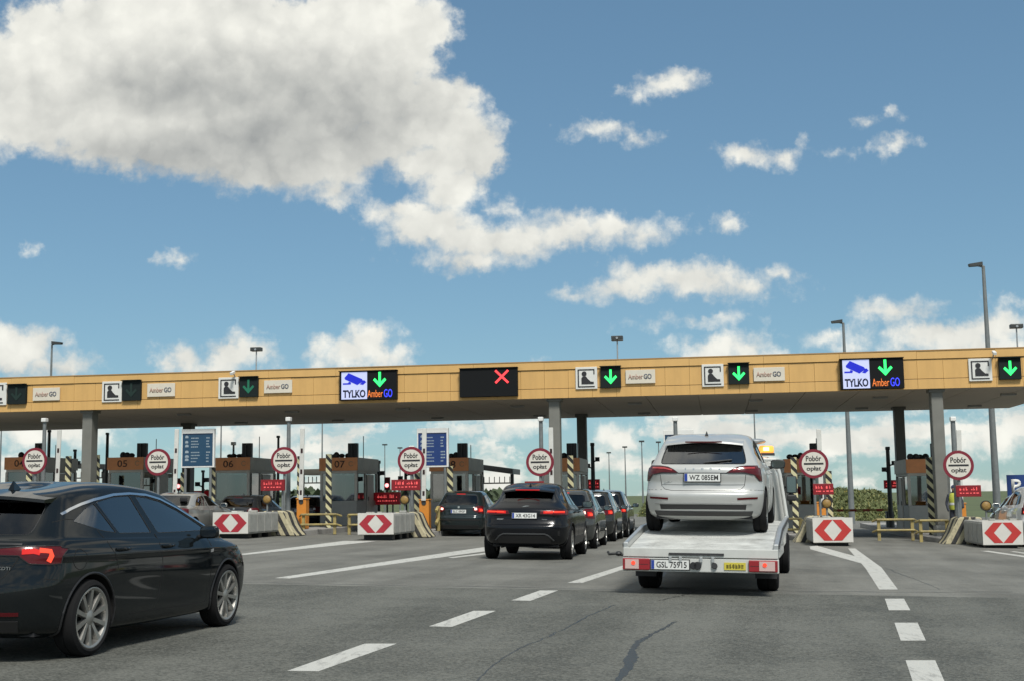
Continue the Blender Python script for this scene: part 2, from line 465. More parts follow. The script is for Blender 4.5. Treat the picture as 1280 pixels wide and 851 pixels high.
# ================================================================== ground, road
def asphalt(name, c_lo, c_hi, grain, patch, seed):
    m = bpy.data.materials.new(name); m.use_nodes = True
    nt = m.node_tree; b = nt.nodes['Principled BSDF']; N, L = nt.nodes.new, nt.links.new
    tc = N('ShaderNodeTexCoord')
    mp = N('ShaderNodeMapping'); L(tc.outputs['Object'], mp.inputs[0]); mp.inputs['Rotation'].default_value = (0, 0, R(12)); mp.inputs['Location'].default_value = (seed, seed*.7, 0)
    def noise(scale, detail, rough=.6, v=None):
        n = N('ShaderNodeTexNoise'); n.inputs['Scale'].default_value = scale; n.inputs['Detail'].default_value = detail; n.inputs['Roughness'].default_value = rough
        L(v or mp.outputs[0], n.inputs['Vector']); return n.outputs['Fac']
    def mul(a, b_, op='MULTIPLY'):
        n = N('ShaderNodeMath'); n.operation = op
        for i, x in enumerate((a, b_)):
            if hasattr(x, 'links'): L(x, n.inputs[i])
            else: n.inputs[i].default_value = x
        return n.outputs[0]
    def rng(x, a, b_, lo, hi):
        n = N('ShaderNodeMapRange'); L(x, n.inputs[0]); n.inputs[1].default_value = a; n.inputs[2].default_value = b_; n.inputs[3].default_value = lo; n.inputs[4].default_value = hi
        return n.outputs[0]
    st = N('ShaderNodeMapping'); L(mp.outputs[0], st.inputs[0]); st.inputs['Scale'].default_value = (1.1, .10, 1)
    big = noise(.35, 5); streak = noise(1.0, 5, .6, st.outputs[0]); mid = noise(2.6, 6, .65)
    vo = N('ShaderNodeTexVoronoi'); vo.inputs['Scale'].default_value = 46; L(mp.outputs[0], vo.inputs['Vector'])
    sep = N('ShaderNodeSeparateColor'); L(vo.outputs['Color'], sep.inputs[0])
    vo2 = N('ShaderNodeTexVoronoi'); vo2.inputs['Scale'].default_value = 85; L(mp.outputs[0], vo2.inputs['Vector'])
    sep2 = N('ShaderNodeSeparateColor'); L(vo2.outputs['Color'], sep2.inputs[0])
    t = mul(mul(rng(big, .3, .7, -patch, patch), rng(streak, .3, .7, -patch, patch), 'ADD'), rng(mid, .3, .7, -patch*.6, patch*.6), 'ADD')
    g1 = rng(sep.outputs[0], 0, 1, -grain, grain); g2 = rng(sep2.outputs[1], .82, 1, 0, grain*1.6)
    t = mul(mul(t, mul(g1, g2, 'ADD'), 'ADD'), .5, 'ADD')
    mx = N('ShaderNodeMix'); mx.data_type = 'RGBA'; L(t, mx.inputs[0]); mx.inputs[6].default_value = (*c_lo, 1); mx.inputs[7].default_value = (*c_hi, 1)
    L(mx.outputs[2], b.inputs['Base Color'])
    b.inputs['Specular IOR Level'].default_value = .35
    L(rng(mid, .3, .7, .72, .9), b.inputs['Roughness'])
    bp = N('ShaderNodeBump'); bp.inputs['Strength'].default_value = .55; bp.inputs['Distance'].default_value = .006
    L(vo.outputs['Distance'], bp.inputs['Height']); L(bp.outputs[0], b.inputs['Normal'])
    return m
ASPH = asphalt('dark_asphalt', (.054, .056, .048), (.132, .134, .117), .46, .32, 3.0)
PAVE = asphalt('worn_grey_asphalt', (.094, .094, .083), (.180, .179, .159), .20, .34, 11.0)

def sheet(name, corners, lift, mat, parent=None, n=1):
    mb = MB()
    vs = []
    for p in corners:
        vs.append((p[0], p[1], gz(p[0]) + lift))
    mb.add(vs, [tuple(range(len(vs)))])
    return mb.build(name, mat, parent)

# wide land to the horizon
def land():
    xs = [-6000, -2500, -1000, -400, -150, -80, -45, 0, 45, 80, 150, 400, 1000, 2500, 6000]
    ys = [-400, -60, 0, 60, 130, 250, 500, 1000, 2500, 6000]
    mb = MB(); vs = [(x, y, gz(x) - .06 - (0.4 if y > 130 else 0)) for y in ys for x in xs]
    n = len(xs); fs = [(j*n+i, j*n+i+1, (j+1)*n+i+1, (j+1)*n+i) for j in range(len(ys)-1) for i in range(n-1)]
    mb.add(vs, fs)
    g = mb.build('ground', M('field_grass', (.075, .095, .035), .95, noise=.35, nscale=.05, bump=.3, bscale=2), smooth=True)
    tag(g, kind='structure')
land()
JB = -26.6                               # joint across the road, plaza coordinate
def plc(a, b):
    p = ORG + UAX*a + VAX*b
    return (p.x, p.y)
road = sheet('road', [plc(-33, -75), plc(42, -75), plc(42, JB), plc(-33, JB)], 0, ASPH)
tag(road, kind='structure')
pavement = sheet('plaza_road', [plc(-41, JB), plc(42, JB), plc(33, 60), plc(-41, 60)], 0, PAVE)
tag(pavement, kind='structure')

def markmat():
    m = M('road_marking_white', (.60, .60, .57), .7, noise=.08, nscale=3, bump=.2, bscale=60)
    nt = m.node_tree; b = nt.nodes['Principled BSDF']; N, L = nt.nodes.new, nt.links.new
    tc = N('ShaderNodeTexCoord')
    n = N('ShaderNodeTexNoise'); n.inputs['Scale'].default_value = 7; n.inputs['Detail'].default_value = 9; n.inputs['Roughness'].default_value = .75; n.inputs['Distortion'].default_value = .6
    mp = N('ShaderNodeMapping'); mp.inputs['Rotation'].default_value = (0, 0, R(38)); mp.inputs['Scale'].default_value = (1.6, .35, 1)
    L(tc.outputs['Object'], mp.inputs[0]); L(mp.outputs[0], n.inputs['Vector'])
    mr = N('ShaderNodeMapRange'); mr.interpolation_type = 'SMOOTHSTEP'; L(n.outputs['Fac'], mr.inputs[0]); mr.inputs[1].default_value = .49; mr.inputs[2].default_value = .70; mr.inputs[4].default_value = .78
    mx = N('ShaderNodeMix'); mx.data_type = 'RGBA'; L(mr.outputs[0], mx.inputs[0]); mx.inputs[6].default_value = (.45, .45, .415, 1); mx.inputs[7].default_value = (.19, .19, .175, 1)
    L(mx.outputs[2], b.inputs['Base Color'])
    return m
MARK = markmat()
def marking(pix, parent, name='lane_marking', lift=.0016, mat=None):
    pts = [G(*p) for p in pix]
    lift += .0004*(len(parent.children) % 7)      # never two sheets in one plane
    mb = MB(); vs = [(p.x, p.y, gz(p.x)+lift) for p in pts]
    tri = tessellate_polygon([[Vector((p.x, p.y, 0)) for p in pts]])
    mb.add(vs, [tuple(t) for t in tri])
    o = mb.build(name, mat or MARK, parent)
    return o
for q in ([(359,838),(456,804),(496,804),(398,838.5)], [(536,782.5),(592,763),(620,763),(565,783)], [(639,750),(675,737.5),(698,737.5),(663,750.5)],
          [(1132,825),(1169,825),(1181,852),(1141,852)], [(1118,778),(1147,778),(1157.5,800.5),(1126,800.5)], [(1106,748),(1130,748),(1138,762.5),(1111,762.5)]):
    marking(q, road)
for q in ([(709,728),(728,728),(790,707.5),(778,706.5)], [(343,722),(362,722.5),(606,688.5),(607,683)],
          [(560,696.2),(566,697),(607,692.3),(607,690.3)], [(296,692.5),(306,693),(432,680),(470,676),(430,675.5)],
          [(1060,685),(1069,685),(1102,709),(1122.5,736.5),(1099,736.5),(1082,710)], [(1012,682.5),(1021,681.5),(1086,699.5),(1081,705),(1013,686)],
          [(1225,688),(1236,688),(1300,697),(1300,699)], [(1262,688.5),(1268,688.5),(1300,693),(1300,694.5)]):
    marking(q, pavement)
# sealed cracks and tar repairs
TAR = M('bitumen_seal', (.030, .032, .030), .45, noise=.2, nscale=12)
def crack(pix, wpx, parent):
    """pix: centre line in pixels, wpx: half widths in pixels"""
    rr = random.Random(int(pix[0][0]))
    n = len(pix); line = []; jx = jy = jw = 0.0
    for i in range(n-1):
        a, b, c, d = pix[max(0, i-1)], pix[i], pix[i+1], pix[min(n-1, i+2)]
        for k in range(12):
            t = k/12
            x = .5*(2*b[0]+(c[0]-a[0])*t+(2*a[0]-5*b[0]+4*c[0]-d[0])*t*t+(3*b[0]-a[0]-3*c[0]+d[0])*t**3)
            y = .5*(2*b[1]+(c[1]-a[1])*t+(2*a[1]-5*b[1]+4*c[1]-d[1])*t*t+(3*b[1]-a[1]-3*c[1]+d[1])*t**3)
            jx = jx*.6+rr.uniform(-1.3, 1.3); jy = jy*.6+rr.uniform(-.5, .5); jw = jw*.5+rr.uniform(-.35, .35)
            line.append((x+jx, y+jy, max(.3, (wpx[i]+(wpx[i+1]-wpx[i])*t)*(1+jw))))
    vs = []
    for (x, y, w) in line:
        for s in (-1, 1):
            g = G(x + s*w*1.15, y - s*w*.12); vs.append((g.x, g.y, gz(g.x)+.0012))
    mb = MB(); mb.add(vs, [(2*i, 2*i+1, 2*i+3, 2*i+2) for i in range(len(line)-1)])
    mb.build('tar_seal', TAR, parent)
crack([(596,853),(622,826),(660,806),(690,793),(730,772),(772,754)], [1.3, 1.3, 2.2, 1.5, 1.3, .9], road)
crack([(770,853),(784,834),(789,820),(797,804),(815,792),(832,784),(842,777)], [1.8, 5.5, 8, 5.2, 3.2, 2.6, 2.2], road)
crack([(824,750),(842,746),(860,742),(864,739)], [1.2, 2, 1.4, 1.2], road)
crack([(818,728),(832,716),(838,708)], [1.2, 1.4, .8], pavement)
crack([(1108,710),(1140,722),(1178,737)], [.35, .4, .35], pavement)
crack([(300,727),(500,731),(760,736),(1000,738.5),(1280,740)], [1.0, .8, 1.1, .8, 1.0], pavement)

# grassy bank behind the plaza
BANK_END = at(1162, 620, 36)[0]
def bank():
    rr = random.Random(3)
    mb = MB(); nx, ny = 60, 14
    def hgt(t, s):
        return (.9 + 1.1*math.sin(min(1, t*1.15)*math.pi*.62) + .12*math.sin(t*17) + .08*math.sin(t*41+2)) * min(1, (1-t)*9) * math.sin(min(1, s*1.5)*math.pi/2) * (1 if s < .7 else max(0, (1-s)/.3)**.5)
    vs = []
    for j in range(ny+1):
        for i in range(nx+1):
            t, s = i/nx, j/ny
            p = ORG + UAX*(0 + BANK_END*t) + VAX*(46 + 16*s - 12*t)
            vs.append((p.x, p.y, gz(p.x) - .1 + 1.0*hgt(t, s) + rr.uniform(-.1, .1)*(1 if 0 < j < ny else 0)))
    n = nx+1
    mb.add(vs, [(j*n+i, j*n+i+1, (j+1)*n+i+1, (j+1)*n+i) for j in range(ny) for i in range(nx)])
    o = mb.build('grass_bank', M('bank_soil_grass', (.10, .12, .04), .95, noise=.4, nscale=1.2), smooth=True)
    tag(o, kind='structure')
    g = MB()
    for k in range(26000):
        t, s = rr.random(), rr.random()**1.3
        i, j = int(t*nx), int(s*ny)
        v = Vector(vs[j*n+i]); e = Vector(vs[j*n+i+1]) - v; f = Vector(vs[(j+1)*n+i]) - v
        p = v + e*(t*nx-i) + f*(s*ny-j)
        h = rr.uniform(.06, .16)*(1.8 if rr.random() < .08 else 1); a = rr.uniform(0, math.pi); wd = rr.uniform(.03, .07)
        dx, dy = math.cos(a)*wd, math.sin(a)*wd; lx, ly = rr.uniform(-.15, .15), rr.uniform(-.15, .15)
        g.cur = 1 if rr.random() < .045 else (2 if rr.random() < .25 else 0)
        g.add([p+Vector((-dx, -dy, -.02)), p+Vector((dx, dy, -.02)), p+Vector((lx+dx*.7, ly+dy*.7, h)), p+Vector((lx-dx*.7, ly-dy*.7, h*.9))], [(0, 1, 2, 3)])
    me = bpy.data.meshes.new('grass'); me.from_pydata(g.v, [], g.f)
    o2 = mobj('bank_grass', me, [M('tall_grass', (.115, .135, .05), .8, noise=.3), M('yellow_flowers', (.26, .22, .05), .8), M('dry_grass', (.17, .175, .07), .85, noise=.3)])
    me.polygons.foreach_set('material_index', g.m)
    tag(o2, 'tall green grass with yellow flowers on the bank', 'grass', kind='stuff')
bank()

# distant woods along the horizon
def woods():
    rr = random.Random(5)
    g = MB()
    for k in range(520):
        x = rr.uniform(-420, 30); y = rr.uniform(420, 520)
        h = rr.uniform(1.5, 3.6)*(1.2 if x < 0 else .7); r = rr.uniform(2.5, 6)
        for q in range(16):
            a, e = rr.uniform(0, 6.28), rr.uniform(.1, 1)
            c = Vector((x+math.cos(a)*r*rr.random(), y+math.sin(a)*r*rr.random(), gz(x)-.5+h*e))
            s = rr.uniform(.7, 1.7); n = Vector((rr.uniform(-1, 1), rr.uniform(-1, 1), rr.uniform(-1, 1))).normalized()
            t = n.orthogonal().normalized()*s; b = n.cross(t)
            g.add([c-t-b*.7, c+t-b, c+t*.8+b, c-t+b*.8], [(0, 1, 2, 3)])
    me = bpy.data.meshes.new('woods'); me.from_pydata(g.v, [], g.f)
    o = mobj('distant_woods', me, M('far_foliage', (.05, .07, .035), .9, noise=.3, nscale=.3))
    tag(o, 'low dark green woods on the horizon beyond the lanes', 'woods', kind='stuff')
woods()

# ================================================================== canopy
FA_B, BK_B = -1.75, 10.6
# fascia line taken at two ends on plane b = FA_B
aL, zt0 = at(0, 472.5, FA_B); aR, zt1 = at(1280, 438.5, FA_B)
_, zb0 = at(0, 514.5, FA_B); _, zb1 = at(1280, 486, FA_B)
ZT, ZB = (at(640, 453.5, FA_B)[1]), (at(640, 498.5, FA_B)[1])
AEND = at(1262, 516, 10.0)[0]
BK_B = 10.0
FASC = M('amber_fascia_panel', (.62, .375, .13), .5, noise=.06, nscale=2.5, dirt_amt=.28, dirt=(.34, .20, .07), streak=7)
FASC2 = M('amber_fascia_panel_pale', (.62, .38, .135), .5, noise=.06, nscale=2.5, dirt_amt=.2, dirt=(.34, .20, .07), streak=7)
SOFF = M('grey_soffit', (.46, .395, .315), .7, noise=.10, nscale=.7)
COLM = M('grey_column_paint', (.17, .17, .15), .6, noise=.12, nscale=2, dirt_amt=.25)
def PLw(a, b, zabs):
    p = ORG + UAX*a + VAX*b; p.z = zabs
    return p
A0 = -36.0
canopy = empty('toll_canopy', PLw(0, 0, 0), -TH)
tag(canopy, 'long amber panelled canopy spanning all the toll lanes', 'canopy')
ZM0, ZM1 = ZB + .33, ZT - .27              # seams between bottom strip, main band, top strip
# soffit and roof slab
mb = MB(); mb.box(A0, AEND, FA_B + .12, BK_B, ZB + .06, ZT - .05); mb.build('roof_slab', SOFF, canopy)
n_s = 30
for k in range(n_s):                       # soffit panels with open joints
    a0 = A0 + (AEND-A0)*k/n_s; a1 = A0 + (AEND-A0)*(k+1)/n_s
    mb = MB(); mb.box(a0+.012, a1-.012, FA_B+.14, BK_B-.05, ZB+.02, ZB+.057); mb.build('soffit_panel', SOFF, canopy)
mb = MB(); mb.box(A0, AEND, FA_B+.04, FA_B+.118, ZB+.01, ZT-.03); mb.build('fascia_frame', M('dark_joint', (.06, .045, .03), .8), canopy)
pw = 0.823
k = 0
a = at(480 + 108/4.256, 475, FA_B)[0] - pw*60
seam0 = a
shared = {}
rp = random.Random(4)
while a < AEND - .05:
    a1 = min(a + pw, AEND)
    if a1 > A0:
        a0 = max(a, A0)
        for (z0, z1, nm, d) in ((ZM0+.009, ZM1-.009, 'fascia_panel', 0.0), (ZM1+.009, ZT, 'top_panel', -.035), (ZB, ZM0-.009, 'bottom_panel', -.012)):
            if nm == 'top_panel' and (k % 3):      # top strip in longer lengths
                continue
            w = (a1-a0) * (1 if nm != 'top_panel' else 3)
            key = (nm, round(w, 3))
            if key not in shared:
                mb = MB(); mb.box(.003, w-.003, FA_B+d, FA_B+.038, z0, z1)
                shared[key] = mb.build(nm, FASC if nm != 'top_panel' else FASC2, canopy, bevel=.004)
                o = shared[key]
            else:
                o = shared[key].copy(); COL.objects.link(o); o.parent = canopy
            o.location = (a0, rp.uniform(-.004, .004), 0)
    a += pw; k += 1
mb = MB(); mb.box(A0, AEND+2, FA_B-.05, FA_B+.12, ZT+.001, ZT+.035); mb.build('top_capping', M('capping', (.35, .2, .07), .5), canopy)
for i in range(8):     # downlights under the canopy
    for b in (1.5, 7.5):
        a = -34 + 4.33*(i+ 4) + 2.1
        if a < AEND-1:
            mb = MB(); mb.box(a-.25, a+.25, b-.12, b+.12, ZB-.05, ZB+.018); mb.build('downlight', M('lamp_housing', (.25, .25, .24), .5), canopy)
for a in (at(112, 560, FA_B+.45)[0], at(694.5, 560, FA_B+.45)[0], at(1172, 540, FA_B+.45)[0]):
    for b, m, w in ((FA_B+.45, COLM, .19), (7.6, M('shade_darkened_column', (.10, .10, .09), .6, noise=.1), .19)):  # back columns get a darker colour standing in for the canopy's shade
        p = PL(a, b)
        mb = MB(); mb.box(a-w, a+w, b-.25, b+.25, p.z-.2, ZB+.03)
        c = mb.build('column', m, canopy, bevel=.03)
        mb = MB(); mb.box(a-w-.05, a+w+.05, b-.3, b+.3, p.z+.12, p.z+.5); mb.build('column_base', CONC, c)
        mb = MB(); mb.box(a-w-.06, a+w+.06, b-.31, b+.31, ZB-.09, ZB+.015); mb.build('column_head', m, c)

# ------------------------------------------------------------------ signs fixed to the fascia
LEDB = M('led_board_black', (.006, .007, .008), .75, spec=.2)
GREEN = M('green_led', (.02, .3, .08), .4, em=(.03, 1.0, .16), es=.95)
GREEND = M('green_led_dim', (.01, .07, .04), .4, em=(.02, .50, .26), es=.09)
GREENV = M('green_led_off_angle', (.008, .02, .016), .4, em=(.02, .3, .16), es=.006)
REDL = M('red_led', (.3, .02, .02), .4, em=(1.0, .05, .06), es=.9)
WLED = M('white_led_panel', (.3, .3, .36), .4, em=(.52, .60, .98), es=.36)
BLUEI = M('blue_led_icon', (.01, .01, .25), .4, em=(.0, .01, .42), es=.5)
BLUEL = M('blue_led', (.02, .02, .4), .4, em=(.04, .06, 1.0), es=.9)
AMBL = M('amber_led', (.3, .08, .02), .4, em=(.85, .20, .03), es=.55)
NAVY = M('navy_led_text', (.005, .01, .04), .4)
PLATE = M('sign_plate_white', (.66, .66, .62), .4, noise=.04)
CASE = M('signal_case', (.010, .016, .016), .75, spec=.2)
def fs(px0, py0, px1, py1, b):
    """signs on the fascia: pixel box -> (base point, width, height)"""
    a0, _ = at(px0, (py0+py1)/2, b); a1, _ = at(px1, (py0+py1)/2, b)
    _, z1 = at((px0+px1)/2, py0, b); _, z0 = at((px0+px1)/2, py1, b)
    return PLw((a0+a1)/2, b, z0), a1-a0, z1-z0
SB = FA_B - .065
def rectpoly(x0, x1, z0, z1): return [(x0, z0), (x1, z0), (x1, z1), (x0, z1)]
def arrow_poly(cx, cz, s):
    return [(cx-.075*s, cz+.5*s), (cx-.075*s, cz-.12*s), (cx-.32*s, cz+.12*s), (cx-.42*s, cz+.0*s), (cx, cz-.46*s), (cx+.42*s, cz+.0*s), (cx+.32*s, cz+.12*s), (cx+.075*s, cz-.12*s), (cx+.075*s, cz+.5*s)]
def box_sign(name, base, w, h, mat, d=.06, bevel=.006):
    e = empty(name, base, -TH)
    mb = MB(); mb.box(-w/2, w/2, 0, d, 0, h)
    mb.build('panel', mat, e, bevel=bevel)
    for s in (-.3, .3):
        mb = MB(); mb.box(s*w-.03, s*w+.03, d+.001, abs(SB-FA_B)-.002 if d < .09 else d+.03, h*.4, h*.5); mb.build('bracket', GALV, e)
    return e
def pictogram(px0, py0, px1, py1, label):
    base, w, h = fs(px0, py0, px1, py1, SB)
    e = box_sign('attendant_sign', base, w, h, PLATE)
    mb = MB()
    for q in (rectpoly(.10, .155, .08, .90), rectpoly(.156, .88, .85, .90), rectpoly(.83, .88, .66, .849), rectpoly(.156, .88, .08, .13)):
        mb.prism([((x-.5)*w, z*h) for x, z in q], 'y', -.012, -.001)
    mb.build('black_frame', LETTER, e)
    mb = MB()
    mb.prism([((x-.5)*w, z*h) for x, z in [(.27, .22), (.27, .50), (.33, .57), (.48, .57), (.57, .45), (.70, .33), (.84, .32), (.84, .22)]], 'y', -.012, -.001)
    mb.cyl(((.40-.5)*w, -.012, .69*h), ((.40-.5)*w, -.001, .69*h), .115*w, n=20)
    mb.build('seated_figure', LETTER, e)
    tag(e, label, 'sign', 'attendant pictogram signs on the canopy')
def arrow_signal(px0, py0, px1, py1, mat, label):
    base, w, h = fs(px0, py0, px1, py1, SB-.06)
    e = box_sign('lane_arrow_signal', base, w, h, CASE, .16)
    mb = MB(); mb.box(-w/2-.02, w/2+.02, -.10, .05, h+.001, h+.022); mb.build('hood', CASE, e)
    mb = MB(); mb.prism(arrow_poly(0, h*.5, h*.72), 'y', -.012, -.001); mb.build('green_arrow', mat, e)
    # LED dots
    tag(e, label, 'traffic signal', 'green arrow lane signals on the canopy')
    return e
def amber_plate(px0, py0, px1, py1, label):
    base, w, h = fs(px0, py0, px1, py1, SB)
    e = box_sign('operator_plate', base, w, h, M('plate_cream', (.63, .58, .48), .45, noise=.05), .04)
    t1 = text('lettering', 'Amber', M('faded_amber_print', (.36, .22, .17), .5), e, w=w*.50, h=h*.40, loc=(-w*.165, -.001, h*.5), bold=.02)
    text('lettering', 'GO', M('grey_print', (.11, .12, .14), .5), e, w=w*.27, h=h*.40, loc=(w*.245, -.001, h*.5), bold=.04)
    tag(e, label, 'sign', 'operator name plates on the canopy')
pictogram(-25, 478, 8, 506, 'white attendant pictogram sign cut by the photo\'s left edge')
arrow_signal(9, 480, 32, 504.5, GREENV, 'unlit lane signal at the far left end of the canopy')
amber_plate(41, 484, 74.5, 500, 'small name plate on the canopy, leftmost of its kind')
pictogram(127.5, 476, 152, 502, 'white attendant pictogram right of the leftmost canopy column')
arrow_signal(152.5, 475, 175.5, 500, GREENV, 'dark lane signal with hardly lit arrow, second from the left end')
amber_plate(184, 478.5, 218.5, 495, 'small name plate on the canopy above the first round signs, second from the left')
pictogram(273, 471, 298, 497.5, 'white attendant pictogram beside the dim green arrow')
arrow_signal(299, 470.5, 322, 495.5, GREEND, 'dim green arrow signal left of the left electronic board')
amber_plate(330, 474.5, 365, 490.5, 'small name plate just left of the left electronic board')
pictogram(719.5, 458, 746.5, 485.5, 'white attendant pictogram above the booth behind the black SUV queue')
arrow_signal(750.5, 457.5, 776, 484, GREEN, 'bright green arrow signal right of the red cross board')
amber_plate(782, 461.5, 819, 478.5, 'small name plate directly left above the silver car on the truck')
pictogram(877.5, 454.5, 904.5, 482.5, 'white attendant pictogram above the silver car on the truck')
arrow_signal(910.5, 453.5, 936.5, 479.5, GREEN, 'bright green arrow signal above the silver car on the truck')
amber_plate(942, 458.5, 981, 475.5, 'small name plate on the canopy, rightmost of its kind')
pictogram(1211, 447.5, 1240, 475.5, 'white attendant pictogram at the right end of the canopy')
arrow_signal(1249, 446.5, 1276.5, 473.5, GREEN, 'bright green arrow signal at the right end of the canopy')

def camera_icon(w, h, mat, e):
    mb = MB()
    P = lambda pts: [((x-.5)*w, z*h) for x, z in pts]
    mb.prism(P([(.28, .97), (.80, .74), (.86, .66), (.62, .52), (.14, .74), (.12, .80)]), 'y', -.014, -.001)      # hood and body
    mb.prism(P([(.88, .70), (.97, .62), (.84, .52), (.72, .545)]), 'y', -.014, -.001)                               # lens
    mb.prism(P([(.30, .655), (.38, .615), (.36, .545), (.06, .545), (.06, .60), (.26, .60)]), 'y', -.014, -.001)     # bracket
    return mb.build('camera_icon', mat, e)
def vms(px0, py0, px1, py1, split, label, cross=False):
    base, w, h = fs(px0, py0, px1, py1, SB-.16)
    e = empty('lane_display_board', base, -TH)
    mb = MB(); mb.box(-w/2, w/2, 0, .28, 0, h); mb.build('housing', LEDB, e, bevel=.01)
    mb = MB(); mb.box(-w/2-.015, w/2+.015, -.05, .2, h+.001, h+.02); mb.build('rain_hood', LEDB, e)
    if cross:
        mb = MB()
        for s in (1, -1):
            mb.obox((w*.235, -.008, h*.69), (.62, .012 if s > 0 else .014, .075), Matrix.Rotation(s*R(44), 3, 'Y'))
        mb.build('red_cross', REDL, e)
    else:
        lw = w*split
        lp = empty('camera_only_field', (-w/2+lw*.53, 0, h*.03)); lp.parent = e
        ww, hh = lw*.90, h*.94
        mb = MB(); mb.box(-ww/2, ww/2, -.006, -.001, 0, hh); f = mb.build('white_field', WLED, lp)
        camera_icon(ww, hh, BLUEI, lp)
        text('lettering', 'TYLKO', NAVY, lp, w=ww*.88, h=hh*.29, loc=(0, -.0065, hh*.20), bold=.04)
        mb = MB(); mb.prism(arrow_poly(w*.21, h*.68, h*.55), 'y', -.012, -.001); mb.build('green_arrow', GREEN, e)
        text('lettering', 'Amber', AMBL, e, w=w*.265, h=h*.25, loc=(w*.13, -.001, h*.21))
        text('lettering', 'GO', BLUEL, e, w=w*.145, h=h*.28, loc=(w*.355, -.001, h*.215))
    tag(e, label, 'display board', 'electronic lane boards on the canopy')
vms(424, 463, 495.5, 499, .50, 'electronic camera-only board with green arrow, left of the red cross board')
vms(574.5, 459.5, 646.5, 495, .5, 'black electronic board showing a red cross', cross=True)
vms(1050.5, 447.5, 1130, 485.5, .47, 'electronic camera-only board with green arrow near the right columns')

def roof_antenna(px, py_top, py_base, label):
    a, zt = at(px, py_top, FA_B+.3); p = PLw(a, FA_B+.3, ZT)
    e = empty('antenna_mast', p, -TH)
    mb = MB(); mb.cyl((0, 0, -.0), (0, 0, zt-ZT), .025, n=8); mb.build('mast', GALV, e)
    mb = MB(); mb.box(-.20, .20, -.12, .12, zt-ZT+.001, zt-ZT+.14); mb.build('antenna_box', DARKPOLE, e, bevel=.02)
    mb = MB(); mb.cyl((0, -.13, zt-ZT+.06), (0, -.12, zt-ZT+.06), .04, n=10); mb.build('lens', GALV, e)
    tag(e, label, 'antenna', 'antenna boxes on thin masts over the canopy')
roof_antenna(320.5, 438.5, 465, 'dark box on thin mast above the canopy over booth 06')
roof_antenna(771.5, 425.5, 450, 'dark box on thin mast above the canopy right of centre')
roof_antenna(1270.5, 411, 440, 'dark box on thin mast at the canopy\'s right end')
for px, py, lab in ((292, 466.5, 'left electronic board side'), (1242, 441.5, 'right end arrow signal')):
    a, z = at(px, py, FA_B-.2); e = empty('surveillance_camera', PLw(a, FA_B-.2, z), -TH)
    mb = MB(); mb.obox((0, -.1, .02), (.1, .3, .09), Matrix.Rotation(R(18), 3, 'X')); mb.build('camera_body', WHITE, e, bevel=.01)
    mb = MB(); mb.cyl((0, 0, 0), (0, .18, -.12), .02, n=8); mb.build('arm', GALV, e)
    tag(e, 'tiny surveillance camera on the canopy edge ' + ('over booth 06' if px < 600 else 'beside the rightmost green arrow'), 'camera', 'surveillance cameras on the canopy')

# ------------------------------------------------------------------ islands
def nose_mat():
    m = M('nose_stripes', (.45, .40, .24), .7)
    nt = m.node_tree; b = nt.nodes['Principled BSDF']; N, L = nt.nodes.new, nt.links.new
    tc = N('ShaderNodeTexCoord'); sp = N('ShaderNodeSeparateXYZ'); L(tc.outputs['Object'], sp.inputs[0])
    def mt(op, a, b_):
        n = N('ShaderNodeMath'); n.operation = op
        for i, x in enumerate((a, b_)):
            if hasattr(x, 'links'): L(x, n.inputs[i])
            else: n.inputs[i].default_value = x
        return n.outputs[0]
    s = mt('ADD', mt('ABSOLUTE', sp.outputs[0], 0), mt('MULTIPLY', sp.outputs[2], .55))
    s = mt('SUBTRACT', s, mt('MULTIPLY', sp.outputs[1], .5))
    fr = mt('FRACT', mt('DIVIDE', s, .30), 0)
    g = mt('GREATER_THAN', fr, .52)
    n = N('ShaderNodeTexNoise'); n.inputs['Scale'].default_value = 10; n.inputs['Detail'].default_value = 8; L(tc.outputs['Object'], n.inputs['Vector'])
    mx = N('ShaderNodeMix'); mx.data_type = 'RGBA'; L(g, mx.inputs[0]); mx.inputs[6].default_value = (.47, .42, .27, 1); mx.inputs[7].default_value = (.03, .03, .03, 1)
    mr = N('ShaderNodeMapRange'); L(n.outputs['Fac'], mr.inputs[0]); mr.inputs[1].default_value = .48; mr.inputs[2].default_value = .75; mr.inputs[4].default_value = .55
    m2 = N('ShaderNodeMix'); m2.data_type = 'RGBA'; L(mr.outputs[0], m2.inputs[0]); L(mx.outputs[2], m2.inputs[6]); m2.inputs[7].default_value = (.13, .12, .1, 1)
    L(m2.outputs[2], b.inputs['Base Color'])
    return m
NOSE = nose_mat()
ISL = [(-21.95, 'outer', 0), (-17.5, '05', 1), (-13.05, '06', 2), (-8.65, '07', 3), (-4.29, '08', 4), (-.02, '09', 5), (4.3, 'hidden', 6), (8.61, '10', 7), (12.95, '11', 8), (17.3, 'far', 9)]
WHERE = {3: 'nearest the silver saloon', 4: 'left of the dark hatchback', 7: 'just right of the tow truck', 8: 'at the right edge'}
KERB = M('kerb_concrete', (.30, .29, .27), .85, noise=.15, nscale=3, dirt_amt=.35)
for (a, nm, i) in ISL:
    if i in (9,): continue
    mb = MB()
    prof = [(-.72, 18.0), (.72, 18.0), (.72, -2.6), (.55, -3.7), (.25, -4.25), (-.25, -4.25), (-.55, -3.7), (-.72, -2.6)]
    mb.prism([(x, y) for x, y in prof], 'z', -.05, .17)
    o = mb.build('traffic_island', KERB, bevel=.02)
    o.matrix_world = Matrix.Translation(PL(a, 0)) @ Matrix.Rotation(-TH, 4, 'Z')
    tag(o, kind='structure')

def here(name, a, b, lift=.17):
    return empty(name, PL(a, b, lift), -TH)

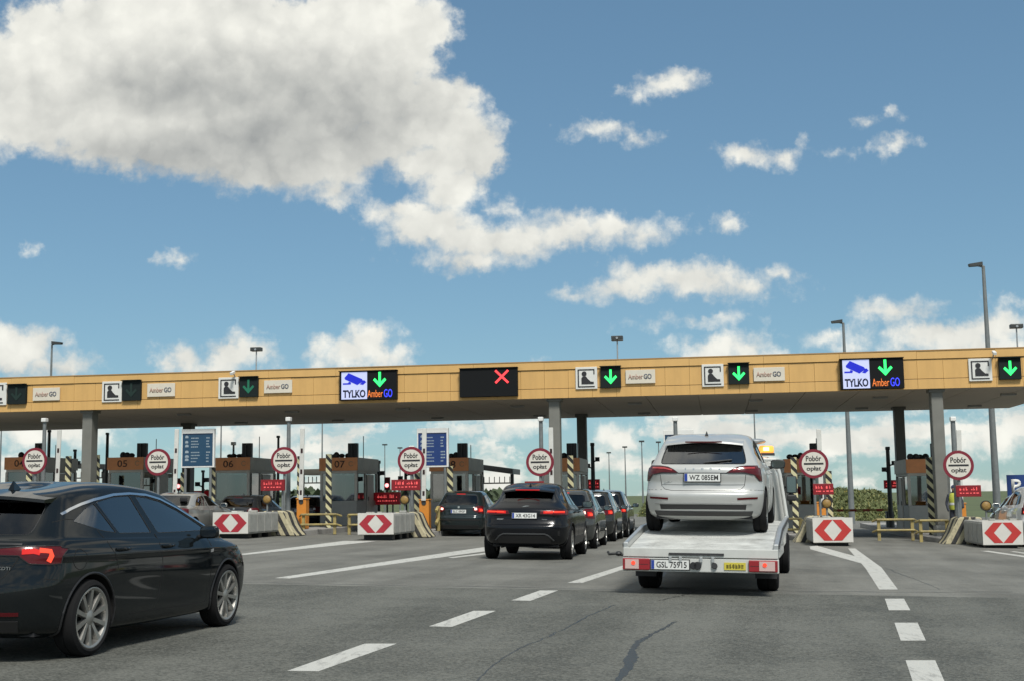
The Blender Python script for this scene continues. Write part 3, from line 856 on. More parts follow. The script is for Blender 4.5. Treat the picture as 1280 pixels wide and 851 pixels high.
def round_sign(a, px, py, dpx, label, b=-3.9):
    ac, zc = at(px, py, b)
    e = empty('round_toll_sign', PL(ac, b, .17), -TH)
    zc -= e.location.z; r = .455
    mb = MB(); mb.cyl((0, .06, 0), (0, .06, zc+.3), .045, n=12); mb.build('pole', GREYPOLE, e, smooth=True)
    mb = MB(); mb.cyl((0, -.02, zc), (0, .015, zc), r, n=40); d = mb.build('red_disc', REDP, e)
    mb = MB(); mb.cyl((0, -.026, zc), (0, -.021, zc), r*.80, n=40); f = mb.build('white_face', M('sign_face_cream', (.62, .59, .52), .45, noise=.05), e)
    mb = MB(); mb.box(-r*.66, r*.66, -.031, -.0265, zc-.028, zc+.028); mb.build('black_bar', LETTER, e)
    text('lettering', 'Pobór', LETTER, e, w=.47, h=.175, loc=(0, -.0265, zc+.165), bold=.02)
    text('lettering', 'opłat', LETTER, e, w=.45, h=.185, loc=(0, -.0265, zc-.165), bold=.02)
    for dz in (-.2, .2):
        mb = MB(); mb.box(-.09, .09, .016, .11, zc+dz-.02, zc+dz+.02); mb.build('clamp', GALV, e)
    tag(e, label, 'road sign', 'round toll collection signs')
SIGNS = {1: (43.5, 575.5), 2: (197.5, 577), 3: (355, 575), 4: (514, 575), 5: (675, 577), 7: (1017, 579), 8: (1198, 581)}
for (a, nm, i) in ISL:
    if i in SIGNS:
        px, py = SIGNS[i]
        round_sign(a, px, py, 35, 'round red and white toll sign ' + {1: 'partly covering the number of booth 04', 2: 'between booth 05 and the left blue tariff board', 3: 'between booths 06 and 07', 4: 'overlapping the second blue tariff board', 5: 'above the black SUV', 7: 'just right of the tow truck', 8: 'rightmost, beside the large column'}[i])

# concrete buffer blocks with chevron panels
def block(px0, px1, py0, py1, label, i, b=-7.6):
    a0, zt = at(px0, py0, b); a1, zb = at(px1, py1, b)
    ac, w = (a0+a1)/2, (a1-a0)
    e = empty('buffer_block', PL(ac, b, 0), -TH)
    g = e.location.z
    h0, h1 = max(.06, zb-g), zt-g
    mb = MB(); mb.box(-w/2, w/2, .03, 2.75, h0, h1)
    c = mb.build('concrete_body', CONC, e, bevel=.03)
    for k in range(4):   # vertical ribs on the long sides
        for s in (-1, 1):
            mb = MB(); mb.box(s*(w/2+.001), s*(w/2+.018), .12+k*.66, .12+k*.66+.6, h0+.05, h1-.05); mb.build('side_panel', CONC, c, bevel=.01)
    for k in range(3):
        mb = MB(); mb.box(-w/2+.1, w/2-.1, .3+k*.9, .6+k*.9, -.0, h0-.002); mb.build('foot', BLACK, e)
    mb = MB(); mb.box(-w/2-.01, w/2+.01, .0, .028, h0+.02, h1+.03)
    p = mb.build('chevron_panel', M('panel_white', (.60, .58, .53), .5, noise=.06, dirt_amt=.15), e)
    hh, z0 = h1-h0-.06, h0+.05
    mb = MB()
    P = lambda pts: [((x-.5)*w*.98, z0+z*hh) for x, z in pts]
    mb.prism(P([(.02, .5), (.27, .97), (.50, .97), (.27, .5), (.50, .03), (.27, .03)]), 'y', -.006, -.001)
    mb.build('red_arrow', M('chevron_red', (.36, .022, .035), .45, noise=.1, dirt_amt=.1) if i < 6 else M('chevron_red_bright', (.46, .035, .03), .45, noise=.1), p)
    mb = MB()
    mb.prism(P([(.98, .5), (.73, .97), (.50, .97), (.73, .5), (.50, .03), (.73, .03)]), 'y', -.0062, -.001)
    mb.build('red_arrow', MATS['chevron_red'] if i < 6 else MATS['chevron_red_bright'], p)
    rr = random.Random(i)
    for k in range(5):   # lifting lugs and rubble on top
        x, y = rr.uniform(-w*.4, w*.4), rr.uniform(.2, 2.4); s = rr.uniform(.05, .12)
        mb = MB(); mb.box(x-s, x+s, y-s*.8, y+s*.8, h1+.001, h1+s*.7); mb.build('lug', CONC, e, bevel=.015)
    tag(e, label, 'concrete block', 'concrete buffer blocks with red chevron panels')
    # painted bull nose behind it
    n = empty('bull_nose', PL(ac + (ISL[i][0]-ac)*.75, b+2.85, 0), -TH)
    mb = MB()
    sec = [(-1.0, 0), (-.86, .2), (-.70, .5), (-.56, .85), (-.47, 1.08), (-.36, 1.16), (.36, 1.16), (.47, 1.08), (.56, .85), (.70, .5), (.86, .2), (1.0, 0)]
    mb.prism([(x*.80, z*.70) for x, z in sec], 'y', 0, 1.15)
    mb.build('striped_nose', NOSE, n, bevel=.03)
    tag(n, 'black and cream striped concrete nose behind the chevron block ' + WHERE[i], 'barrier', 'striped concrete noses of the islands')
    # amber flasher
    f = empty('warning_lamp', PL(ac + (.32 if i < 6 else .05), b+2.3, h1), -TH)
    mb = MB(); mb.cyl((0, .06, 0), (0, .06, .38), .03, n=8); mb.build('stem', GREYPOLE, f)
    mb = MB(); mb.lathe([(.001, -.035), (.08, -.028), (.125, .0), (.135, .03), (.135, .09), (.001, .09)], 20, 'y', (0, 0, .42)); mb.build('lens', M('amber_lens', (.25, .15, .04), .55, noise=.3, nscale=14), f, smooth=True)
    mb = MB(); mb.lathe([(.137, -.0), (.155, .0), (.155, .11), (.137, .11)], 20, 'y', (0, 0, .42), closed=True); mb.build('rim', BLACK, f)
    tag(f, 'round amber warning lamp on the chevron block ' + WHERE[i], 'warning lamp', 'amber warning lamps')
BL = {3: (266.5, 309.5, 641, 667), 4: (447.5, 491.5, 642, 668), 7: (1016, 1066.5, 648, 678), 8: (1228, 1279.5, 651.5, 681)}
for i, (x0, x1, y0, y1) in BL.items():
    block(x0, x1, y0, y1, 'grey concrete block with red and white chevron panel ' + WHERE[i], i)

# red text signs
RSB = M('red_sign_board', (.16, .008, .012), .4, em=(.5, .0, .012), es=.05)
RST = M('red_sign_text', (.5, .08, .08), .4, em=(1., .12, .12), es=.35)
def red_sign(px0, px1, py0, py1, b, label, pole_to=True, poledx=0.0):
    a0, z1 = at(px0, py0, b); a1, z0 = at(px1, py1, b)
    ac, w = (a0+a1)/2, a1-a0
    e = empty('red_display_sign', PL(ac, b, .17), -TH); z0 -= e.location.z; z1 -= e.location.z; h = z1-z0
    mb = MB(); mb.box(-w/2, w/2, -.05, .05, z0, z1); mb.build('display', RSB, e, bevel=.008)
    if pole_to:
        mb = MB(); mb.cyl((poledx, .09, 0), (poledx, .09, z0+h*.5), .035, n=8); mb.build('pole', GREYPOLE, e)
    rr = random.Random(int(px0))
    mb = MB(); x = -w*.38
    while x < w*.36:     # rows of worn, illegible LED characters
        cw = rr.uniform(.05, .075)
        for q in range(rr.randint(2, 4)):
            if rr.random() < .5: mb.box(x+rr.uniform(0, cw*.6), x+cw*.9, -.056, -.051, z0+h*rr.uniform(.55, .6), z0+h*rr.uniform(.62, .68))
            else:
                xx = x+rr.uniform(0, cw*.7); mb.box(xx, xx+.016, -.0565, -.051, z0+h*.54, z0+h*rr.uniform(.74, .84))
        x += cw + .02
        if abs(x) < .05: x += .07
    x = -w*.36
    while x < w*.34:
        cw = rr.uniform(.03, .09); mb.box(x, x+cw, -.0555, -.051, z0+h*.27, z0+h*rr.uniform(.33, .38)); x += cw+rr.uniform(.02, .06)
    mb.build('led_characters', RST, e)
    tag(e, label, 'display sign', 'red illuminated signs below the round signs')
red_sign(326.5, 356, 599, 612.5, -4.6, 'red lit sign under the round sign between booths 06 and 07', poledx=.3)
red_sign(489.5, 525.5, 599, 612, -4.6, 'red lit sign under the round sign overlapping the second tariff board', poledx=.1)
red_sign(656, 680, 601, 612, -4.6, 'red lit sign just above the black SUV roof')
red_sign(1016, 1042, 604, 617.5, -4.6, 'red lit sign under the round sign right of the tow truck', poledx=-.1)
red_sign(1194.5, 1226.5, 606, 620, -4.8, 'red lit sign under the rightmost round sign', poledx=-.3)
red_sign(468, 501, 615, 630, 6.0, 'red sign low behind the second chevron block', poledx=.2)
red_sign(236, 262, 613, 628, 8.5, 'red sign low beside the striped post of booth 06', poledx=.2)
red_sign(734.5, 750, 598.5, 612, 9.0, 'small red sign on a dark camera pole above the queue of cars')
red_sign(1104.5, 1123, 599.5, 610, 9.0, 'small red sign on a dark pole left of the rightmost booth')

# raised boom barriers
def boom(px_top, py_top, px_bot, py_bot, b, label, cab=True):
    a1, z1 = at(px_top, py_top, b); a0, z0 = at(px_bot, py_bot, b)
    e = empty('boom_barrier', PL(a0, b, .17), -TH); g = e.location.z
    z0 = 1.0
    p0, p1 = Vector((0, -.12, z0)), Vector((a1-a0, -.12, z1-g))
    d = (p1-p0); ln = d.length; zx = d.normalized(); yx = zx.cross(Vector((1, 0, 0))).normalized(); q = Matrix((yx.cross(zx), yx, zx)).transposed()
    mb = MB(); mb.obox((p0+p1)/2, (.155, .05, ln), q); mb.build('boom', M('boom_white', (.62, .62, .58), .45, noise=.08, dirt_amt=.2), e, bevel=.01)
    k = .25
    while k < ln-.1:
        mb = MB(); mb.obox(p0+d.normalized()*k + Vector((0, -.027, 0)), (.075, .008, .16), q); mb.build('reflector', M('reflector_dark', (.03, .012, .012), .5), e)
        k += .72
    mb = MB(); mb.box(-.17, .17, -.08, .28, 0, 1.02); c = mb.build('cabinet', ORANGE, e, bevel=.02)
    mb = MB(); mb.box(-.19, .19, -.1, .3, 1.021, 1.06); mb.build('lid', ORANGE, c, bevel=.01)
    mb = MB(); mb.cyl((0, -.1, .93), (0, -.081, .93), .08, n=14); mb.build('hub', DARKPOLE, c)
    tag(e, label, 'barrier', 'raised white boom barriers with orange cabinets')
boom(76.5, 537, 73, 606, -2.2, 'raised white boom right of booth 04')
boom(223, 536, 220, 620, -2.2, 'raised white boom at the left edge of the first blue tariff board')
boom(379.5, 535, 377.5, 620, -2.2, 'raised white boom with orange cabinet left of booth 07')
boom(531.5, 535, 530.5, 620, -2.2, 'raised white boom with orange cabinet crossing the second tariff board')
boom(689, 534, 690.5, 620, -2.2, 'raised white boom in front of the middle column')
boom(1023, 536, 1026, 610, -1.0, 'raised white boom above the round sign right of the tow truck')
boom(1197.5, 537, 1199, 610, -1.0, 'raised white boom above the rightmost round sign')

# striped posts beside the booths
STR = stripe_mat('yellow_black_stripes', (.60, .56, .33), (.02, .02, .02), .27, (.9, .15, .85))
def striped_post(px0, px1, py0, b, label):
    a0, z1 = at(px0, py0, b); a1, _ = at(px1, py0, b)
    e = empty('striped_post', PL((a0+a1)/2, b, .17), -TH)
    w = .10; h = z1 - e.location.z
    mb = MB(); mb.box(-w, w, -.04, .05, 0, h); p = mb.build('striped_board', STR, e, bevel=.005)
    mb = MB(); mb.box(-w*.6, w*.6, .052, .13, 0, h-.1); mb.build('backing_post', DARKPOLE, e)
    tag(e, label, 'striped post', 'yellow and black striped posts at the booths')
for (x0, x1, y, lab) in ((82, 89.5, 569.5, 'left of the leftmost column'), (117.5, 125, 568, 'right of the leftmost column'), (33, 40, 590, 'half hidden under the leftmost round sign'),
        (226, 233, 590, 'below the first blue tariff board'), (262, 269.5, 582, 'under the right edge of the first tariff board'), (371.5, 379, 569.5, 'touching a round sign and white boom in the empty lane'), (407.5, 414.5, 567, 'alone at the booth corner in the empty lane'),
        (518, 525, 590, 'below the round sign before the second tariff board'), (559, 566, 582, 'directly above the dark hatchback'), (709, 716.5, 569, 'right of the middle column'),
        (988, 995.5, 571, 'left of the round sign by the tow truck'), (1032, 1039, 588, 'behind the round sign by the tow truck'), (1157, 1164.5, 571, 'in front of the rightmost booth')):
    striped_post(x0, x1, y, -.55, 'yellow and black striped post ' + lab)

# booths
BOR = M('booth_band_orange', (.72, .29, .115), .6, noise=.12, nscale=3, dirt_amt=.2)
BGR = M('booth_grey', (.54, .51, .45), .6, noise=.1, nscale=2, dirt_amt=.2)
BDK = M('booth_dark_panel', (.38, .375, .34), .55, noise=.1)
BGL = glass_mat('booth_glass', (.30, .34, .33), ior=2.5)
NUM = M('booth_number', (.06, .03, .02), .6)
def booth(a, i, num, label, b0=3.2):
    e = empty('toll_booth', PL(a, b0, .17), -TH)
    w, d, h = .74, 3.1, 2.62
    hb = h-.50
    mb = MB(); mb.box(-w, w, 0, d, 0, .95); mb.build('lower_wall', BDK, e, bevel=.02)
    mb = MB(); mb.box(-w+.02, w-.02, .02, d-.02, hb-.10, h-.03); mb.build('roof', BGR, e)
    mb = MB(); mb.box(-w-.03, w+.03, -.05, -.0, hb, h); bd = mb.build('front_band', BOR, e)
    for s in (-1, 1):
        mb = MB(); mb.box(s*(w+.001), s*(w+.04), -.0, d, hb, h); mb.build('side_band', BGR, e)
        for (y0, y1, nm) in ((.0, .12, 'corner_post'), (1.25, 1.37, 'mullion'), (d-.12, d, 'corner_post')):
            mb = MB(); mb.box(s*(w-.1), s*w, y0, y1, .951, hb-.101); mb.build(nm, BGR, e)
        for (y0, y1) in ((.125, 1.245), (1.375, d-.125)):
            mb = MB(); mb.box(s*(w-.05), s*(w-.04), y0, y1, 1.0, hb-.12); mb.build('side_window', BGL, e)
        mb = MB(); mb.box(s*(w+.001), s*(w+.03), 1.45, 2.35, .05, hb-.15); dr = mb.build('door', BGR, e)
        mb = MB(); mb.box(s*(w+.031), s*(w+.05), 1.52, 1.6, .95, 1.1); mb.build('handle', DARKPOLE, dr)
    mb = MB(); mb.box(-w+.101, w-.101, .03, .045, .96, hb-.105); mb.build('front_window', BGL, e)
    mb = MB(); mb.box(-w+.15, w-.15, .8, d-.3, .3, 1.05); mb.build('desk', BDK, e)
    mb = MB(); mb.box(-w+.12, w-.12, d-.12, d-.06, .96, hb-.12); mb.build('inner_blind', M('blind', (.12, .12, .11), .8), e)
    if num:
        text('booth_number', num, NUM, bd, w=.42, h=.27, loc=(.06 if num in ('07', '08') else -.12, -.052, hb+.25), bold=.01)
        mb = MB()
        for k in range(9):
            an = R(50+k*32); mb.obox((.52+.085*math.cos(an), -.056, hb+.26+.085*math.sin(an)), (.068, .008, .03), Matrix.Rotation(-an+math.pi/2, 3, 'Y'))
        mb.build('ring_emblem', M('emblem_brown', (.42, .24, .13), .6), bd)
    # equipment on the roof
    rr = random.Random(i*7+1)
    mb = MB(); mb.box(.22, .60, .5, .75, h, h+.58); t = mb.build('signal_box', BLACK, e, bevel=.02)
    mb = MB(); mb.box(.395, .425, .44, .49, h+.02, h+.56); mb.build('visor', DARKPOLE, t)
    for k in range(4):
        x = -.5+k*.2; mb = MB(); mb.sphere((x, .9+rr.uniform(-.2, .2), h+.1), (.13, .13, rr.uniform(.08, .16)), 10, 6); mb.build('roof_unit', BLACK, e, smooth=True)
    mb = MB(); mb.cyl((.55, 1.6, h), (.55, 1.6, h+rr.uniform(.5, .95)), .018, n=6); mb.build('aerial', GALV, e)
    tag(e, label, 'toll booth', 'grey toll booths with orange bands')
for (a, nm, i) in ISL[:9]:
    if i == 6: continue
    lab = {0: 'leftmost toll booth, its orange band half covered by a round sign', 1: 'toll booth with orange band just right of the leftmost canopy column', 2: 'toll booth with orange band right of the first blue tariff board', 3: 'toll booth with orange band behind the empty lane, between the left chevron blocks',
           4: 'toll booth with orange band right behind the dark hatchback', 5: 'narrow-looking toll booth between the two middle columns', 7: 'dark toll booth behind the round sign right of the tow truck', 8: 'toll booth with orange front beside the right columns'}[i]
    booth(a + (-.28 if i == 3 else -.25 if i < 6 else .22), i, {0: '04', 1: '05', 2: '06', 3: '07', 4: '08', 5: '09'}.get(i), lab)

# tariff boards
TB = M('tariff_blue', (.016, .06, .115), .5, noise=.1)
TB2 = M('tariff_blue_vivid', (.012, .04, .16), .5, noise=.1)
TW = M('tariff_print', (.30, .36, .40), .5)
def tariff(px0, px1, py0, py1, b, mat, label):
    a0, z1 = at(px0, py0, b); a1, z0 = at(px1, py1, b)
    e = empty('tariff_board', PL((a0+a1)/2, b, .17), -TH); g = e.location.z; z0 -= g; z1 -= g; w = a1-a0; h = z1-z0
    mb = MB(); mb.box(-w/2, w/2, 0, .12, z0, z1); fr = mb.build('frame', WHITE, e, bevel=.01)
    mb = MB(); mb.box(-w/2+.05, w/2-.06, -.006, -.001, z0+.06, z1-.16); f = mb.build('blue_face', mat, e)
    for s in (-.38, .38):
        mb = MB(); mb.cyl((s*w, .06, 0), (s*w, .06, z0), .05, n=10); mb.build('post', GREYPOLE, e)
    rr = random.Random(int(px0)); mb = MB(); fh = h-.22
    rows = [.84, .74, .655, .57, .40, .31, .22, .12]
    for k, r in enumerate(rows):
        zz = z0+.06+fh*r
        x = -w/2+.3*w; x1 = x + w*rr.uniform(.16, .26)
        while x < x1: cw = rr.uniform(.02, .06); mb.box(x, x+cw, -.010, -.0065, zz, zz+.035); x += cw+.014
        x = w*.26
        for q in range(rr.randint(2, 3)): cw = rr.uniform(.03, .055); mb.box(x, x+cw, -.010, -.0065, zz, zz+.042); x += cw+.012
    mb.build('price_rows', TW, f)
    mb = MB()
    for r in (.86, .70, .58, .40, .26, .16):   # little vehicle symbols
        zz = z0+.06+fh*r; x = -w/2+.12*w; ww = rr.uniform(.10, .19)
        mb.prism([(x, zz), (x+ww, zz), (x+ww, zz+.06), (x+ww*.7, zz+.09), (x+ww*.2, zz+.09), (x, zz+.05)], 'y', -.010, -.0065)
    mb.build('vehicle_symbols', TW, f)
    mb = MB(); mb.box(-w/2+.05, w/2-.06, -.010, -.0065, z1-.20, z1-.165); mb.build('header', M('tariff_header', (.01, .02, .05), .5), f)
    tag(e, label, 'tariff board', 'blue tariff boards')
tariff(227, 267.5, 536, 583.5, -1.2, TB, 'blue tariff board in white frame left of booth 06')
tariff(521, 560.5, 535, 583, -1.2, TB2, 'brighter blue tariff board behind the round sign and boom, left of booth 08')

# camera poles
def campole(px, py, b, r, mat, label, box=True, arm=False):
    a, z = at(px, py, b); e = empty('camera_pole', PL(a, b, .12), -TH); z -= e.location.z
    mb = MB(); mb.cyl((0, 0, 0), (0, 0, z), r*1.15, r*.85, n=12); mb.build('pole', mat, e, smooth=True)
    mb = MB()
    if box: mb.box(-.085, .085, -.12, .10, z+.002, z+.14)
    else: mb.box(-.06, .06, -.1, .06, z+.002, z+.1)
    mb.build('camera_housing', WHITE if mat is GREYPOLE else DARKPOLE, e, bevel=.02)
    if arm:
        for (zz, s) in ((z*.80, 1), (z*.72, -1)):
            mb = MB(); mb.cyl((0, -.05, zz), (.28*s, -.1, zz+.1), .03, n=8); mb.box(.2*s-.08, .2*s+.10, -.2, -.06, zz+.02, zz+.2); mb.build('traffic_camera', BLACK, e)
    tag(e, label, 'camera pole', 'camera poles along the islands')
campole(56, 527, -3.0, .075, GREYPOLE, 'grey pole with white camera box rising above booth 04')
campole(361, 526, -3.2, .075, GREYPOLE, 'grey pole with white camera box behind the round sign left of booth 07')
campole(676, 526, -3.2, .075, GREYPOLE, 'grey pole with white camera box left of the middle column')
campole(515, 562, -3.2, .065, GREYPOLE, 'short grey camera pole behind the round sign by the second tariff board')
campole(844, 526, -3.2, .075, GREYPOLE, 'grey camera pole rising behind the silver car')
campole(1191, 526, -3.2, .085, GREYPOLE, 'grey pole with camera box behind the rightmost round sign')
campole(62, 540, 6, .06, DARKPOLE, 'thin dark pole behind the leftmost camera pole', False)
campole(94, 564, 7, .07, DARKPOLE, 'dark camera mast between booth 04 and the leftmost column', False, True)
campole(254, 590, 7, .06, DARKPOLE, 'dark camera mast below the first tariff board', False, True)
campole(740.5, 557, 8.9, .09, DARKPOLE, 'dark mast with cameras carrying the small red sign over the queue', True, True)
campole(1109.5, 562, 8.9, .09, DARKPOLE, 'dark mast with cameras left of the rightmost booth', True, True)
campole(507, 579, 7, .07, DARKPOLE, 'dark camera mast left of the second tariff board', True, True)
campole(473, 579, 9, .08, DARKPOLE, 'dark camera mast right of booth 07', True, True)
campole(348, 547, 5, .055, DARKPOLE, 'thin dark pole above the round sign left of booth 07', False)
campole(134.5, 543, 9, .075, DARKPOLE, 'thin dark pole between the leftmost column and booth 05', False)
campole(292, 556, 7, .05, GREYPOLE, 'thin pole with small box above booth 06', True)

# yellow guard rails along the islands
def guard(a_side, b0, b1, label):
    e = empty('guard_rail', PL(a_side, b0, .17), -TH); L_ = b1-b0
    for z in (.38, .78):
        mb = MB(); mb.tube([(0, -.35, z-.12), (0, -.12, z), (0, 0, z), (0, L_, z)], .055, 8); mb.build('rail', YELLOW, e, smooth=True)
    for k in range(int(L_/1.6)+1):
        mb = MB(); mb.box(-.05, .05, k*1.6-.05, k*1.6+.05, 0, .82); mb.build('post', YELLOW, e, bevel=.01)
    tag(e, label, 'guard rail', 'yellow guard rails along the islands')
for i in (4, 5):
    a = ISL[i][0]
    for s in ((1,) if i < 6 else (-1,)):
        guard(a+s*.66, -2.9, 1.0, 'weathered yellow double guard rail ' + {2: 'in front of booth 06 behind the silver saloon', 3: 'left part in front of booth 07', 4: 'beside the dark hatchback', 5: 'behind the black SUV', 7: 'beside the tow truck', 8: 'in front of the rightmost booth'}[i])
# front cross rails seen in front of booths 07 and the rightmost
def crossguard(pxs, py, b, label):
    a0, _ = at(pxs[0], py, b); a1, _ = at(pxs[1], py, b)
    e = empty('guard_rail', PL((a0+a1)/2, b, .0), -TH); w = (a1-a0)/2
    for z in (.34, .68):
        mb = MB(); mb.tube([(-w, .25, z-.06), (-w+.12, .02, z), (w-.12, .02, z), (w, .25, z-.06)], .036, 8); mb.build('rail', YELLOW, e, smooth=True)
    for x in (-w*.75, w*.75):
        mb = MB(); mb.box(x-.05, x+.05, .05, .13, 0, .71); mb.build('post', YELLOW, e, bevel=.01)
    tag(e, label, 'guard rail', 'yellow guard rails across the islands')
crossguard((372, 424), 650, -2.6, 'yellow double rail right of the leftmost chevron block')
crossguard((432, 462), 650, -2.4, 'short yellow rail left of the second chevron block')
crossguard((1092, 1148), 660, -2.0, 'grey yellow rail along the road left of the rightmost booth')
crossguard((1146, 1190), 662, -3.2, 'yellow double rail left of the rightmost chevron block')
crossguard((978, 1004), 655, -2.6, 'yellow rail squeezed between tow truck and chevron block')

# small roofs on frames behind the booths
def shelter(px0, px1, py0, py1, b, label, dark=True):
    a0, z1 = at(px0, py0, b); a1, z0 = at(px1, py1, b)
    e = empty('exit_shelter', PL((a0+a1)/2, b, 0), -TH); g = e.location.z; w = (a1-a0)/2
    m = M('shelter_steel', (.07, .075, .075), .5, .3) if dark else M('shelter_beige', (.30, .29, .24), .6)
    z1 -= g; z0 -= g
    mb = MB(); mb.prism([(-w, z1-.25), (-w, z1), (w, z0+.25), (w, z0)], 'y', 0, 2.2); mb.build('roof', m, e)
    for x in (-w*.72, w*.93):
        zz = (z1-.25) + (z0-z1+.25)*(x+w)/(2*w)
        mb = MB(); mb.box(x-.07, x+.07, .1, .24, 0, zz); mb.build('post', m, e)
    mb = MB(); mb.box(-w*.65, w*.9, .14, .20, z0-.42, z0-.36); mb.build('cross_beam', m, e)
    for k in range(6):
        x = -w*.6+k*w*.28; mb = MB(); mb.box(x-.015, x+.015, .15, .19, z0-.357, z0-.1); mb.build('hanger', m, e)
    tag(e, label, 'shelter', 'small roofs on steel frames behind the booths')
shelter(595, 641, 579, 592, 12, 'dark steel framed lean-to roof right of booth 08')
shelter(372, 408, 586, 592, 12, 'beige framed roof between the round sign and booth 07', False)
shelter(84, 130, 578, 586, 12, 'dark frame roof between booth 04 and booth 05')

# lamp posts
def lamp(px, py_top, py_ref, b, r, label, head=-1, single=True):
    a, z = at(px, py_top, b); ab, _ = at(px, py_ref, b)
    e = empty('lamp_post', PL(a, b, -.1), -TH); z -= e.location.z
    mb = MB(); mb.cyl((0, 0, 0), (0, 0, z), r*1.5, r*.6, n=12); mb.build('mast', GREYPOLE, e, smooth=True)
    if head:
        mb = MB(); mb.cyl((0, 0, z-.02), (head*.35, -.1, z+.06), r*.5, n=8); mb.build('arm', GREYPOLE, e)
        mb = MB(); mb.prism([(head*.05, z), (head*.62, z-.02), (head*.66, z+.10), (head*.05, z+.18)], 'y', -.2, .06); mb.build('lantern', DARKPOLE, e, bevel=.02)
    else:
        mb = MB(); mb.box(-.2, .2, -.2, .2, z, z+.12); mb.build('lantern', DARKPOLE, e)
    tag(e, label, 'lamp post', 'lamp posts around the plaza')
lamp(1229, 333, 600, 14, .12, 'tall thick lamp post near the photo\'s right edge', -1)
lamp(1054, 404, 600, 26, .11, 'lamp post rising above the right electronic board', -1)
lamp(65, 430, 600, 22, .08, 'lamp post above the canopy at the far left', 1)
for (px, py, b, lab) in ((761, 566, 75, 'first and lowest of three slim lamp posts left of the tow truck'), (781, 559, 64, 'middle of three slim lamp posts left of the tow truck'), (802, 552, 54, 'tallest of three slim lamp posts left of the tow truck'),
                    (942, 500, 40, 'slim lamp post right above the silver car'), (403, 500, 45, 'slim lamp post left of booth 07'), (277, 500, 40, 'slim lamp post above booth 06'), (3, 500, 40, 'slim lamp post at the photo\'s left edge'),
                    (481, 556, 70, 'slim far lamp post right of booth 07'), (500, 560, 75, 'slim far lamp post left of the second tariff board'), (823, 553, 60, 'slim lamp post left beside the silver car')):
    lamp(px, py, 600, b, .055, lab, 0)

# small red pedestrian style lights
for (px, py, lab) in ((223.5, 607, 'left of the first tariff board'), (484, 606, 'low beside the red sign behind the second chevron block'), (599, 610, 'right of booth 08')):
    a, z = at(px, py, 9); e = empty('red_signal', PL(a, 9, .1), -TH); z -= e.location.z
    mb = MB(); mb.cyl((0, 0, 0), (0, 0, z-.2), .04, n=8); mb.build('pole', DARKPOLE, e)
    mb = MB(); mb.box(-.12, .12, -.06, .1, z-.2, z+.35); mb.build('signal_head', M('signal_red_case', (.2, .03, .03), .5), e, bevel=.02)
    mb = MB(); mb.cyl((0, -.075, z), (0, -.061, z), .085, n=14); mb.build('red_light', M('red_light', (.6, .1, .1), .4, em=(1, .25, .25), es=2.0), e)
    tag(e, 'small lit red signal ' + lab, 'traffic signal', 'small red signals beyond the booths')

# parking sign at the right edge
a0, z1 = at(1258, 593, 7); a1, z0 = at(1292, 621, 7)
e = empty('parking_sign', PL((a0+a1)/2, 7, 0), -TH); g = e.location.z; w = (a1-a0)/2; z0 -= g; z1 -= g
mb = MB(); mb.box(-w, w, 0, .04, z0, z1); mb.build('blue_panel', M('parking_blue', (.012, .045, .19), .45, noise=.05), e)
mb = MB(); mb.cyl((0, .08, 0), (0, .08, z1), .05, n=10); mb.build('pole', GREYPOLE, e)
text('lettering', 'P', WHITE, e, h=(z1-z0)*.62, loc=(-w*.28, -.001, (z0+z1)/2), bold=.03)
tag(e, 'square blue parking sign at the photo\'s right edge', 'road sign')

# closed exit boom in front of the bank
a0, z0 = at(1038, 637.5, 9.6); a1, _ = at(1112, 637.5, 9.6)
e = empty('closed_boom', PL(a1, 9.6, 0), -TH); zz = z0 - e.location.z; ln = a1-a0; n = 9
for k in range(n):
    mb = MB(); mb.box(-ln*(k+1)/n, -ln*k/n-.004, -.03, .03, zz-.05, zz+.05); mb.build('boom_segment', M('boom_red', (.40, .06, .03), .5) if k % 2 else M('boom_yellow', (.50, .40, .12), .5), e)
mb = MB(); mb.box(-.15, .15, -.2, .2, 0, zz-.055); mb.build('cabinet', DARKPOLE, e, bevel=.02)
tag(e, 'closed horizontal boom in red and yellow before the grass bank', 'barrier')

# ================================================================== vehicles
def paint(name, col, metal=0., rough=.32):
    return M(name, col, rough, metal, coat=1.0, noise=.04, nscale=.8)
GLASS_D = glass_mat('car_glass_dark', (.10, .115, .115))
GLASS_M = glass_mat('car_glass_mid', (.36, .41, .40), ior=2.5)
GLASS_L = glass_mat('car_glass_clear', (.62, .70, .67), ior=2.5)
LAMP_R = M('lamp_red', (.075, .003, .006), .25, coat=.3, spec=.3)
LAMP_LIT = M('lamp_red_lit', (.2, .01, .01), .5, spec=.1, em=(1.0, .025, .02), es=.30)
LAMP_HOT = M('lamp_red_bright', (.3, .02, .015), .5, spec=.1, em=(1.0, .085, .04), es=.62)
LAMP_W = M('lamp_clear', (.5, .48, .46), .15, coat=1.0)
LAMP_WARM = M('lamp_warm_lit', (.7, .4, .35), .25, em=(1.0, .45, .38), es=1.3)
CHROME = M('chrome', (.75, .76, .77), .16, 1.0)
ALLOY = M('alloy_rim', (.36, .355, .335), .38, .85, noise=.12, nscale=12)
ALLOYD = M('alloy_rim_dark', (.12, .12, .12), .4, .8)
INTER = M('cabin_trim', (.022, .022, .024), .8)
PLATEW = M('number_plate_white', (.66, .67, .64), .35)
PLATEB = M('plate_blue_band', (.02, .05, .28), .4)
GAP = M('shut_gap', (.004, .004, .004), .9)
TRIM = M('black_trim', (.014, .014, .015), .45)

